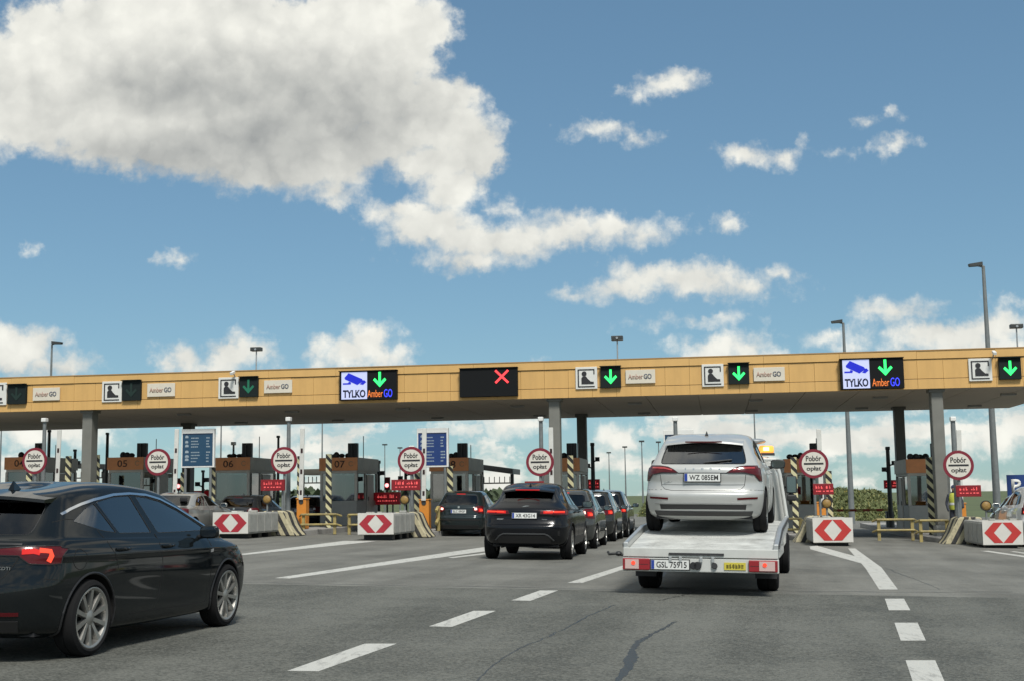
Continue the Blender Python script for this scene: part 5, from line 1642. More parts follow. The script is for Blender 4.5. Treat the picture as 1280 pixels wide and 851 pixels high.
def suv():
    L = 4.40
    K = [(.32, .27, 4.1, .25, .24, .78), (.12, .36, 4.28, .33, .28, .88, dict(rrx=.4, rry=.4)), (.04, .48, 4.38, .45, .40, .925, dict(rrx=.4, rry=.42)), (.0, .62, 4.40, .60, .58, .945, dict(rrx=.4, rry=.42)), (.0, .70, 4.38, .72, .70, .95, dict(rrx=.38, rry=.4)),
         (.05, .78, 4.36, .78, .78, .95, dict(rrx=.36)), (.09, .88, 4.30, .86, .90, .945), (.09, .99, 4.18, .95, 1.0, .925, dict(rrx=.33)), (.12, 1.07, 3.95, 1.02, 1.055, .895, dict(rrx=.3, bow=.14)), (.20, 1.13, 3.45, 1.08, 1.095, .855, dict(rrx=.3, rry=.3, bow=.17, rfx=.5, rfy=.6)),
         (.36, 1.22, 3.10, 1.21, 1.21, .785, dict(rrx=.26, rry=.24, bow=.17, tr=.09)), (.54, 1.35, 2.76, 1.36, 1.36, .71, dict(rrx=.24, rry=.2, bow=.16, tr=.11)), (.66, 1.45, 2.45, 1.49, 1.50, .645, dict(rrx=.2, rry=.18, bow=.14, tr=.10)),
         (.76, 1.51, 2.26, 1.55, 1.575, .575, dict(rrx=.2, rry=.2, bow=.12)), (.95, 1.55, 2.05, 1.585, 1.615, .45), (1.15, 1.575, 1.85, 1.605, 1.63, .28), (1.40, 1.60, 1.70, 1.615, 1.635, .06, dict(bow=.01, bowf=.01, rrx=.02, rfx=.02, rry=.02, rfy=.02))]
    root = empty('black_suv')
    PAINT = M('black_suv_paint', (.005, .006, .008), .35, 0.0, coat=.75, spec=.0, noise=.05)
    PAINT.node_tree.nodes['Principled BSDF'].inputs['Coat Roughness'].default_value = .16
    sh = Shell(K, L)
    Rw = .365
    arches(sh, root, (.85, 3.53), Rw, L, lip=TRIM)
    for nm, p in (('rear_door_window', rounded([(.80, 1.30), (1.05, 1.42), (1.45, 1.50), (1.75, 1.51), (1.85, 1.15), (1.35, 1.16), (1.02, 1.22)], .03)), ('front_door_window', rounded([(1.85, 1.51), (2.2, 1.49), (2.5, 1.41), (2.98, 1.20), (3.0, 1.15), (1.97, 1.145)], .03))):
        fs = sh.cut([('side', p, SIDE)])
        for s in (1, -1): sh.take([f for f in fs if f.is_valid and f.calc_center_median().y*s > 0], nm, GLASS_M, root, push=-.004, seal=.006)
    rw = rounded([(-.63, 1.215), (.63, 1.215), (.60, 1.30), (.50, 1.445), (-.50, 1.445), (-.60, 1.30)], .06)
    sh.take(sh.cut([('rear', rw, REAR)]), 'rear_window', GLASS_D, root, push=-.004, seal=.006)
    ws = rounded([(-.72, 1.13), (.72, 1.13), (.57, 1.49), (-.57, 1.49)], .06)
    sh.take(sh.cut([('front', ws, FRONT)]), 'windscreen', GLASS_L, root, push=-.003, seal=.006)
    for s in (1, -1):
        q = lambda p: p if s > 0 else mir(p)
        tl = [('rear', q([(.32, .965), (.35, 1.035), (.60, 1.05), (1.1, 1.055), (1.1, .955), (.62, .945)]), lambda c, n: n.x < -.30 and c.y*s > 0 and c.x < 1),
              ('side', [(-.1, .955), (-.1, 1.055), (.45, 1.05), (.60, 1.02), (.45, .97)], lambda c, n: n.x >= -.30 and c.y*s > 0 and c.x < 1)]
        o = sh.take(sh.cut(tl), 'tail_lamp', LAMP_R, root, push=.008, seal=.005)
        sh.ribbon('light_guide', 'rear', [(s*.40, 1.00), (s*.60, 1.005)], .055, LAMP_LIT, o, lift=.014)
        sh.ribbon('light_guide', 'rear', [(s*.62, 1.005), (s*.82, 1.005)], .045, LAMP_LIT, o, lift=.014)
        sh.ribbon('bright_light_guide', 'rear', [(s*.44, 1.005), (s*.82, 1.012)], .016, LAMP_HOT, o, lift=.018)
        mirror(root, 3.0, 1.03, 1.16, PAINT, s, 1.2, L)
        for p in ([(1.9, 1.14), (1.93, .8), (1.88, .42)], [(.98, 1.2), (1.15, 1.0), (1.25, .8)], [(3.05, 1.1), (3.06, .8), (3.0, .42)], [(1.5, .43), (3.0, .42)]):
            sh.ribbon('shut_line', 'side', p, .007, GAP, root, sgn=s)
        for x in (1.35, 2.15):
            h, n = sh.hit('side', x, 1.0, s)
            mb = MB(); mb.tube([(-.11, 0, 0), (-.08, s*.03, 0), (.08, s*.03, 0), (.11, 0, 0)], .014, 8); o2 = mb.build('door_handle', PAINT, root, smooth=True); o2.location = h - Vector((L/2, 0, 0))
        sh.ribbon('side_cladding', 'side', [(1.30, .40), (3.08, .40)], .16, TRIM, root, lift=.008, sgn=s)
        sh.ribbon('bumper_vent', 'rear', [(s*.72, .52), (s*.72, .62)], .05, TRIM, root, lift=.006)
    DG = M('satin_grey_trim', (.10, .105, .11), .4, .4)
    sh.ribbon('diffuser_edge', 'rear', [(-.62, .42), (-.52, .52), (-.44, .555), (.44, .555), (.52, .52), (.62, .42)], .022, DG, root, lift=.016)
    sh.ribbon('bumper_crease', 'rear', [(-.9, .735), (-.5, .75), (0, .755), (.5, .75), (.9, .735)], .018, PAINT, root, lift=.006)
    sh.ribbon('lower_diffuser', 'rear', [(-.56, .44), (0, .44), (.56, .44)], .17, TRIM, root, lift=.007)
    sh.ribbon('tailgate_line', 'rear', [(-.70, 1.10), (-.66, .95), (-.60, .80), (-.52, .765), (.52, .765), (.60, .80), (.66, .95), (.70, 1.10)], .008, GAP, root)
    h, n = sh.hit('rear', 0, .93)
    plate(root, None, h - Vector((L/2+.012, 0, 0)), .52, .114, 'XR 43G14', R(-6))
    h, n = sh.hit('rear', 0, 1.12)
    mb = MB(); mb.prism([(-.10, .012), (-.04, .022), (.02, .012), (.09, -.012), (.10, -.02), (.03, -.006), (-.05, .006)], 'x', -.006, 0); o = mb.build('chrome_emblem', CHROME, root); o.location = h - Vector((L/2+.004, 0, 0))
    for y, w in ((-.42, .06), (.50, .09)):
        h, n = sh.hit('rear', y, .855)
        mb = MB(); mb.box(-.005, 0, -w, w, -.009, .009); o = mb.build('badge', CHROME, root); o.location = h - Vector((L/2, 0, 0))
    mb = MB(); sec = [(.52, 1.455), (.53, 1.485), (.72, 1.53), (.9, 1.548), (.9, 1.52), (.7, 1.47)]; vs = []; N_ = 14
    for k in range(N_+1):
        t = -1+2*k/N_
        for (x, z) in sec: vs.append((x+.10*t*t-L/2, .56*t, z-.045*t*t))
    m = len(sec); mb.add(vs, [(k*m+j, k*m+(j+1) % m, (k+1)*m+(j+1) % m, (k+1)*m+j) for k in range(N_) for j in range(m)] + [tuple(range(m)), tuple(reversed(range(N_*m, (N_+1)*m)))])
    sp = mb.build('roof_spoiler', PAINT, root, smooth=True, angle=50)
    mb = MB(); mb.box(.512-L/2, .522-L/2, -.26, .26, 1.462, 1.48); mb.build('third_brake_lamp', LAMP_LIT, sp)
    fin(sh, root, 1.0, L, PAINT)
    sh.body(PAINT, root)
    mb = MB(); mb.box(.3-L/2, 4.1-L/2, -.70, .70, .28, .42); mb.build('floor_pan', INTER, root)
    seats(root, L, (2.25, 1.4), .78, .46)
    add_wheels(root, L, (.85, 3.53), .815, Rw, .245, .25, 5, True)
    tag(root, 'black sports utility vehicle with lit brake lights and plate ending in 14', 'car', 'cars queueing in the lane left of the tow truck')
    return root, L

def scala():
    L = 4.36
    K = [(.26, .20, 4.1, .2, .18, .76), (.10, .28, 4.28, .27, .22, .85, dict(rrx=.32, rry=.34)), (.03, .40, 4.34, .38, .33, .885, dict(rrx=.32, rry=.36)), (.0, .50, 4.36, .50, .47, .895, dict(rrx=.31, rry=.36)), (.0, .58, 4.35, .60, .58, .897, dict(rrx=.30)),
         (.045, .635, 4.33, .66, .66, .897, dict(rrx=.29)), (.07, .74, 4.28, .74, .78, .89), (.06, .86, 4.18, .82, .89, .877, dict(rrx=.28, rry=.3)), (.075, .95, 3.95, .89, .945, .857, dict(rrx=.27, rry=.28, bow=.12)), (.125, 1.0, 3.42, .97, .98, .835, dict(rrx=.24, rry=.24, bow=.14, rfx=.5, rfy=.6)),
         (.23, 1.10, 3.10, 1.10, 1.10, .785, dict(rrx=.2, rry=.18, bow=.14, tr=.06)), (.36, 1.22, 2.76, 1.25, 1.25, .72, dict(rrx=.18, rry=.15, bow=.13, tr=.06)), (.46, 1.32, 2.44, 1.36, 1.375, .655, dict(rrx=.16, rry=.14, bow=.12, tr=.06)),
         (.54, 1.375, 2.26, 1.41, 1.435, .595, dict(rrx=.2, rry=.2, bow=.10)), (.75, 1.415, 2.05, 1.435, 1.462, .46), (1.0, 1.44, 1.85, 1.455, 1.472, .28), (1.30, 1.455, 1.65, 1.465, 1.473, .06, dict(bow=.01, bowf=.01, rrx=.02, rfx=.02, rry=.02, rfy=.02))]
    root = empty('silver_hatchback')
    PAINT = M('silver_metallic_paint', (.47, .475, .455), .36, .3, coat=.5, noise=.03)
    sh = Shell(K, L)
    Rw = .315
    arches(sh, root, (.78, 3.43), Rw, L)
    for nm, p in (('quarter_window', rounded([(.72, 1.16), (.90, 1.26), (1.05, 1.31), (1.10, 1.04), (.86, 1.07)], .02)), ('rear_door_window', rounded([(1.09, 1.318), (1.45, 1.36), (1.72, 1.372), (1.82, 1.02), (1.14, 1.035)], .03)), ('front_door_window', rounded([(1.82, 1.374), (2.1, 1.36), (2.4, 1.29), (2.95, 1.06), (2.97, 1.015), (1.93, 1.018)], .03))):
        fs = sh.cut([('side', p, SIDE)])
        for s in (1, -1): sh.take([f for f in fs if f.is_valid and f.calc_center_median().y*s > 0], nm, GLASS_M, root, push=-.004, seal=.007)
    rw = rounded([(-.625, 1.015), (.625, 1.015), (.60, 1.14), (.545, 1.315), (-.545, 1.315), (-.60, 1.14)], .06)
    sh.take(sh.cut([('rear', rw, REAR)]), 'rear_window', GLASS_M, root, push=-.003, seal=.010)
    ws = rounded([(-.70, 1.02), (.70, 1.02), (.57, 1.37), (-.57, 1.37)], .06)
    sh.take(sh.cut([('front', ws, FRONT)]), 'windscreen', GLASS_L, root, push=-.003, seal=.006)
    for s in (1, -1):
        q = lambda p: p if s > 0 else mir(p)
        tl = [('rear', q([(.345, .885), (.42, .935), (.50, .968), (.62, .985), (1.1, .985), (1.1, .72), (.805, .765), (.74, .855), (.60, .892)]), lambda c, n: n.x < -.30 and c.y*s > 0 and c.x < 1),
              ('side', [(-.1, .75), (-.1, .985), (.22, .975), (.36, .95), (.30, .88), (.22, .79)], lambda c, n: n.x >= -.30 and c.y*s > 0 and c.x < 1)]
        o = sh.take(sh.cut(tl), 'tail_lamp', LAMP_R, root, push=.007, seal=.004)
        sh.ribbon('light_guide', 'rear', [(s*.44, .925), (s*.56, .95), (s*.74, .952)], .02, M('lamp_red_pale', (.42, .05, .05), .2, coat=1), o, lift=.014)
        sh.ribbon('dark_lamp_base', 'rear', [(s*.37, .884), (s*.60, .882), (s*.72, .86)], .014, TRIM, o, lift=.012)
        mirror(root, 2.92, .99, .99, PAINT if False else BLACK, s, 1.15, L)
        for p in ([(1.88, 1.0), (1.92, .7), (1.88, .32)], [(.92, 1.04), (1.10, .85), (1.15, .7)], [(3.0, .95), (3.02, .7), (2.95, .32)]):
            sh.ribbon('shut_line', 'side', p, .006, GAP, root, sgn=s)
        for x in (1.32, 2.12):
            h, n = sh.hit('side', x, .86, s)
            mb = MB(); mb.tube([(-.11, 0, 0), (-.08, s*.03, 0), (.08, s*.03, 0), (.11, 0, 0)], .014, 8); o2 = mb.build('door_handle', PAINT, root, smooth=True); o2.location = h - Vector((L/2, 0, 0))
        sh.ribbon('reflector', 'rear', [(s*.50, .512), (s*.66, .52), (s*.78, .522)], .03, LAMP_R, root, lift=.006)
        sh.ribbon('bumper_line', 'side', [(.10, .64), (.30, .63), (.46, .62)], .005, GAP, root, sgn=s)
    sh.ribbon('tailgate_line', 'rear', [(-.63, .985), (-.615, .80), (-.60, .70), (-.55, .648), (-.45, .63), (.45, .63), (.55, .648), (.60, .70), (.615, .80), (.63, .985)], .007, GAP, root)
    sh.ribbon('tailgate_fold_shade', 'rear', [(-.60, .715), (0, .712), (.60, .715)], .010, M('painted_fold_shade', (.16, .165, .16), .5), root, lift=.003)  # grey strip paints the shade of the tailgate fold
    sh.ribbon('tailgate_lip', 'rear', [(-.36, .883), (0, .884), (.36, .883)], .012, TRIM, root, lift=.006)
    sh.ribbon('lower_grille', 'rear', [(-.62, .392), (0, .396), (.62, .392)], .075, TRIM, root, lift=.007)
    sh.ribbon('lower_valance', 'rear', [(-.70, .295), (0, .295), (.70, .295)], .09, TRIM, root, lift=.006)
    sh.ribbon('valance_edge', 'rear', [(-.70, .44), (0, .448), (.70, .44)], .012, M('valance_silver', (.35, .355, .35), .35, .6), root, lift=.014)
    h, n = sh.hit('rear', 0, .82)
    plate(root, None, h - Vector((L/2+.014, 0, 0)), .52, .114, 'WZ 085EM', R(-3))
    mb = MB(); mb.box(-.13, .13, 0, .01, -.01, .01)
    sp5 = [(-.246, 'S'), (-.123, 'K'), (0, 'O'), (.123, 'D'), (.246, 'A')]
    for y, ch in sp5:
        h, n = sh.hit('rear', -y, .945)
        text('lettering', ch, CHROME, root, h=.030, loc=h - Vector((L/2+.003, 0, 0)), rot=(math.pi/2 - .12, 0, -math.pi/2))
    h, n = sh.hit('rear', .50, .755)
    text('badge', 'SCALA', CHROME, root, w=.12, h=.020, loc=h - Vector((L/2+.003, 0, 0)), rot=(math.pi/2, 0, -math.pi/2))
    mb = MB(); sec = [(.34, 1.325), (.35, 1.352), (.52, 1.393), (.7, 1.412), (.7, 1.385), (.50, 1.335)]; vs = []; N_ = 14
    for k in range(N_+1):
        t = -1+2*k/N_
        for (x, z) in sec: vs.append((x+.09*t*t-L/2, .575*t, z-.04*t*t))
    m = len(sec); mb.add(vs, [(k*m+j, k*m+(j+1) % m, (k+1)*m+(j+1) % m, (k+1)*m+j) for k in range(N_) for j in range(m)] + [tuple(range(m)), tuple(reversed(range(N_*m, (N_+1)*m)))])
    sp = mb.build('roof_spoiler', PAINT, root, smooth=True, angle=30)
    mb = MB(); mb.box(.328-L/2, .339-L/2, -.27, .27, 1.328, 1.348); mb.build('third_brake_lamp', LAMP_R, sp)
    # rear wiper
    a, n1 = sh.hit('rear', -.02, 1.035); b, n2 = sh.hit('rear', -.42, 1.075)
    mb = MB(); off = Vector((L/2+.02, 0, 0)); mb.tube([a-off, (a+b)/2-off-Vector((.01, 0, 0)), b-off], .012, 6); mb.build('rear_wiper', BLACK, root)
    fin(sh, root, .95, L, BLACK)
    sh.body(PAINT, root)
    mb = MB(); mb.box(.26-L/2, 4.1-L/2, -.70, .70, .21, .34); mb.build('floor_pan', INTER, root)
    seats(root, L, (2.25, 1.35), .78, .30)
    add_wheels(root, L, (.78, 3.43), .79, Rw, .21, .22, 5, True)
    tag(root, 'silver hatchback carried on the tow truck deck, plate WZ 085EM', 'car')
    return root, L

def plain_car(name, col, label, cat='car', lit=True, style='hatch', platetxt='', metal=.2, group=None, S=(1, 1, 1), lampshape='round', glass=None, van=False):
    """everyday cars of the queue, same way of building, their own proportions"""
    L = 4.15*S[0]; W = S[1]; H = S[2]
    rake = {'hatch': 1.0, 'saloon': 1.0, 'mpv': .7}[style]
    if style == 'saloon':
        K = [(.22, .2, 4.1, .2, .18, .75), (.08, .28, 4.28, .27, .22, .84), (.02, .42, 4.35, .40, .36, .875), (.0, .55, 4.36, .55, .53, .885), (.04, .68, 4.32, .68, .70, .885), (.06, .82, 4.2, .78, .85, .875), (.10, .90, 4.0, .86, .90, .855, dict(bow=.12)),
             (.55, .955, 3.4, .95, .945, .83, dict(bow=.17, rrx=.3)), (.80, 1.08, 3.05, 1.08, 1.08, .765, dict(bow=.16, rrx=.3, rry=.2)), (1.10, 1.24, 2.7, 1.24, 1.25, .685, dict(rrx=.25, rry=.18)), (1.30, 1.33, 2.4, 1.345, 1.36, .60, dict(rrx=.2, rry=.2)), (1.55, 1.365, 2.1, 1.375, 1.39, .42), (1.7, 1.38, 1.9, 1.385, 1.392, .06, dict(bow=.01, bowf=.01, rrx=.02, rfx=.02, rry=.02, rfy=.02))]
        L0 = 4.36
    else:
        r = rake
        K = [(.22, .2, 3.9, .2, .18, .74), (.08, .28, 4.05, .27, .22, .83), (.02, .42, 4.12, .40, .36, .865), (.0, .55, 4.15, .55, .53, .875), (.0, .62, 4.14, .62, .62, .877), (.05, .68, 4.1, .68, .72, .877), (.06, .82, 4.0, .78, .86, .865), (.075, .94, 3.8, .88, .93, .845, dict(rrx=.27, bow=.12)),
             (.11, .99, 3.3, .97, .975, .825, dict(rrx=.25, rry=.25, bow=.14, rfx=.5, rfy=.6)), (.11+.12*r, 1.10, 2.95, 1.10, 1.10, .77, dict(rrx=.22, rry=.2, bow=.14)), (.11+.25*r, 1.23, 2.62, 1.25, 1.25, .71, dict(rrx=.2, rry=.17, bow=.13)), (.11+.35*r, 1.34, 2.34, 1.37, 1.385, .645, dict(rrx=.18, rry=.15, bow=.12)),
             (.11+.43*r, 1.405, 2.16, 1.43, 1.455, .58, dict(rrx=.2, rry=.2, bow=.1)), (.75, 1.45, 1.95, 1.465, 1.485, .44), (1.0, 1.475, 1.75, 1.48, 1.493, .26), (1.2, 1.485, 1.5, 1.488, 1.495, .06, dict(bow=.01, bowf=.01, rrx=.02, rfx=.02, rry=.02, rfy=.02))]
        L0 = 4.15
    sx, sy, sz = S
    K2 = []
    for k in K:
        d = dict(k[6]) if len(k) > 6 else {}
        K2.append((k[0]*sx, k[1]*sz if k[1] > .3 else k[1], k[2]*sx, k[3]*sz if k[3] > .3 else k[3], k[4]*sz if k[4] > .3 else k[4], k[5]*sy, d))
    L = L0*sx
    root = empty(name)
    PAINT = M(name + '_paint', col, .35, metal, coat=1.0, spec=.1, noise=.05)
    sh = Shell(K2, L, sub=4)
    Rw = .31
    ax = (.76*sx, (3.36 if style != 'saloon' else 3.45)*sx)
    arches(sh, root, ax, Rw, L)
    zb, zt = 1.02*sz, 1.355*sz
    if style == 'saloon':
        wins = (('rear_door_window', [(1.0, .99), (1.22, 1.16), (1.42, 1.255), (1.72, 1.29), (1.80, .985)]), ('front_door_window', [(1.80, 1.292), (2.15, 1.28), (2.42, 1.21), (2.95, .99), (1.90, .985)]))
        rwp = [(-.62, .985), (.62, .985), (.50, 1.29), (-.50, 1.29)]; wsp = [(-.68, .99), (.68, .99), (.53, 1.30), (-.53, 1.30)]
    else:
        wins = (('rear_door_window', [(.66, 1.06), (.78, 1.25), (1.05, 1.335), (1.65, 1.37), (1.75, 1.02), (.9, 1.03)]), ('front_door_window', [(1.75, 1.372), (2.05, 1.355), (2.35, 1.26), (2.82, 1.06), (2.84, 1.02), (1.85, 1.018)]))
        rwp = [(-.60, 1.03), (.60, 1.03), (.585, 1.14), (.54, 1.345), (-.54, 1.345), (-.585, 1.14)]; wsp = [(-.68, 1.02), (.68, 1.02), (.56, 1.365), (-.56, 1.365)]
    for nm, p in wins:
        p = rounded([(a*sx, b*sz) for a, b in p], .04)
        fs = sh.cut([('side', p, SIDE)])
        for s in (1, -1): sh.take([f for f in fs if f.is_valid and f.calc_center_median().y*s > 0], nm, glass or GLASS_M, root, push=-.004, seal=.007)
    RW = (lambda c, n: n.x < -.1 and c.x < 1.9 and n.z < .97) if style == 'saloon' else REAR
    sh.take(sh.cut([('rear', rounded([(a*sy, b*sz) for a, b in rwp], .06), RW)]), 'rear_window', GLASS_D if not glass else glass, root, push=-.004, seal=.007)
    sh.take(sh.cut([('front', rounded([(a*sy, b*sz) for a, b in wsp], .06), FRONT)]), 'windscreen', GLASS_L, root, push=-.003, seal=.006)
    for s in (1, -1):
        if lampshape == 'round':
            pr = [(.46, .87), (.50, .93), (.60, .985), (1.1, .99), (1.1, .74), (.70, .755), (.56, .80)]
            ps = [(-.1, .75), (-.1, .99), (.20, .98), (.32, .90), (.26, .79)]
        elif lampshape == 'tall':
            pr = [(.60, .80), (.58, 1.05), (.62, 1.26), (1.1, 1.26), (1.1, .78)]
            ps = [(-.1, .78), (-.1, 1.24), (.28, 1.22), (.24, 1.0), (.30, .86)]
        else:
            pr = [(.50, .80), (.48, .92), (.60, .945), (1.1, .945), (1.1, .77), (.62, .775)]
            ps = [(-.1, .78), (-.1, .945), (.30, .94), (.38, .88), (.25, .80)]
        sc2 = lambda pp: [(a*sy, b*sz) for a, b in pp]
        pr = sc2(pr) if s > 0 else mir(sc2(pr)); ps = [(a*sx, b*sz) for a, b in ps]
        tl = [('rear', pr, lambda c, n: n.x < -.30 and c.y*s > 0 and c.x < 1), ('side', ps, lambda c, n: n.x >= -.30 and c.y*s > 0 and c.x < .8)]
        o = sh.take(sh.cut(tl), 'tail_lamp', LAMP_R, root, push=.008)
        if o:
            if lit:
                sh.ribbon('light_guide', 'rear', [(s*.66*sy, .86*sz), (s*.76*sy, .86*sz)], .11, LAMP_LIT, o, lift=.014)
                sh.ribbon('bright_light_guide', 'rear', [(s*.70*sy, .85*sz), (s*.77*sy, .85*sz)], .06, LAMP_HOT, o, lift=.018)
            if lampshape == 'round':
                sh.ribbon('reverse_lens', 'rear', [(s*.53*sy, .885*sz), (s*.61*sy, .895*sz)], .07, LAMP_WARM if lit else LAMP_W, o, lift=.016)
        mirror(root, 2.80*sx, .955*sy, 1.0*sz, PAINT, s, 1.05, L)
        for p in ([(1.80, 1.0), (1.84, .7), (1.80, .32)], [(2.9, .95), (2.92, .7), (2.85, .32)], [(.85, 1.0), (1.05, .82)]):
            sh.ribbon('shut_line', 'side', [(a*sx, b*sz) for a, b in p], .007, GAP, root, sgn=s)
        for x in (1.25, 2.05):
            h, n = sh.hit('side', x*sx, .87*sz, s)
            mb = MB(); mb.tube([(-.10, 0, 0), (-.08, s*.03, 0), (.08, s*.03, 0), (.10, 0, 0)], .014, 8); o2 = mb.build('door_handle', PAINT, root, smooth=True); o2.location = h - Vector((L/2, 0, 0))
    sh.ribbon('tailgate_line', 'rear', [(-.60*sy, .95*sz), (-.58*sy, .72*sz), (-.50*sy, .66*sz), (.50*sy, .66*sz), (.58*sy, .72*sz), (.60*sy, .95*sz)], .008, GAP, root)
    sh.ribbon('bumper_strip', 'rear', [(-.70*sy, .54*sz), (0, .545*sz), (.70*sy, .54*sz)], .05, TRIM, root, lift=.008)
    sh.ribbon('lower_valance', 'rear', [(-.66*sy, .32), (0, .32), (.66*sy, .32)], .12, TRIM, root, lift=.006)
    h, n = sh.hit('rear', 0, .81*sz)
    plate(root, None, h - Vector((L/2+.012, 0, 0)), .52, .114, platetxt, 0, size=.78)
    h, n = sh.hit('rear', 0, .95*sz)
    mb = MB(); mb.cyl((-.008, 0, 0), (0, 0, 0), .035, n=14); o = mb.build('emblem', CHROME, root); o.location = h - Vector((L/2, 0, 0))
    if style != 'saloon':
        h, n = sh.hit('rear', 0, 1.335*sz)
        sh.ribbon('third_brake_lamp', 'rear', [(-.15, 1.375*sz), (.15, 1.375*sz)], .022, LAMP_R if not lit else LAMP_LIT, root, lift=.01)
    fin(sh, root, 1.0 if style != 'saloon' else 1.5, L, BLACK)
    sh.body(PAINT, root)
    mb = MB(); mb.box(.26-L/2, L-.3-L/2, -.66*sy, .66*sy, .21, .34); mb.build('floor_pan', INTER, root)
    seats(root, L, (2.15*sx, 1.3*sx), .76*sy, .32*sz)
    add_wheels(root, L, ax, .765*sy, Rw, .20, .21, 5, True)
    tag(root, label, cat, group)
    return root, L

def place(rl, px, py, psi, axle, side, scale=1.0):
    """put a car so that the contact point of one rear wheel (local x=axle, y=side) is seen at a pixel"""
    root, L = rl
    p = G(px, py)
    d = Vector((math.sin(psi), math.cos(psi), 0)); lft = Vector((-d.y, d.x, 0))
    c = p - (d*(axle-L/2) + lft*side)*scale
    on_ground(root, c, psi)
    if scale != 1: root.matrix_world = root.matrix_world @ Matrix.Scale(scale, 4)
    return root
A_, La = astra()
place((A_, La), 107, 819.5, R(12.5), .80, -.85, .965)
V_, Lv = suv()
place((V_, Lv), 711, 698.5, R(9.3), .85, -.85)
GQ = 'cars queueing in the lane left of the tow truck'
place(plain_car('dark_hatchback', (.012, .02, .022), 'dark hatchback with round lit tail lamps left of the black SUV', platetxt='ELC 09GP', S=(1.0, 1.0, 1.02)), 607, 669.5, R(9.0), .76, -.80)
for (nm, px, py, col, lab, S, st, ls) in (('grey_estate', 744, 685, (.045, .048, .046), 'dark grey car directly ahead of the black SUV', (1.0, 1.0, 1.04), 'hatch', 'round'),
        ('dark_compact', 768, 676.0, (.022, .024, .024), 'dark compact car, second ahead of the black SUV', (1.0, 1.0, 1.03), 'mpv', 'flat'),
        ('black_compact', 784, 671.0, (.014, .016, .018), 'black car, third ahead of the black SUV, beside the truck deck', (1.0, 1.0, 1.06), 'mpv', 'flat')):
    place(plain_car(nm, col, lab, group=GQ, S=S, style=st, lampshape=ls, platetxt=''), px, py, R(9.2), .76, -.80)
GL_ = 'cars waiting in the lane before booth 06'
sil = plain_car('silver_saloon', (.33, .33, .31), 'silver saloon half hidden behind the black hatchback and chevron block', style='saloon', lit=False, metal=.6, group=GL_, lampshape='flat')
def place_at(rl, x, y, psi):
    on_ground(rl[0], Vector((x, y, 0)), psi)
place_at(sil, -10.25, 40.4, R(9))
place_at(plain_car('dark_saloon', (.02, .022, .024), 'dark car whose roof shows over the leftmost chevron block', lit=False, group=GL_, style='hatch', S=(1, 1, .89), glass=GLASS_D), -9.4, 46.6, R(9))
place_at(plain_car('black_hatch', (.015, .015, .017), 'black car behind the orange boom cabinet left of booth 07', lit=False, group=GL_, style='hatch', S=(1, 1, .89), glass=GLASS_D), -8.25, 53.5, R(9))
place_at(plain_car('dark_saloon_right', (.02, .022, .022), 'dark car with lit tail lamps left of the white van', style='hatch', S=(1, 1, 1.0)), 15.9, 40.2, R(10))

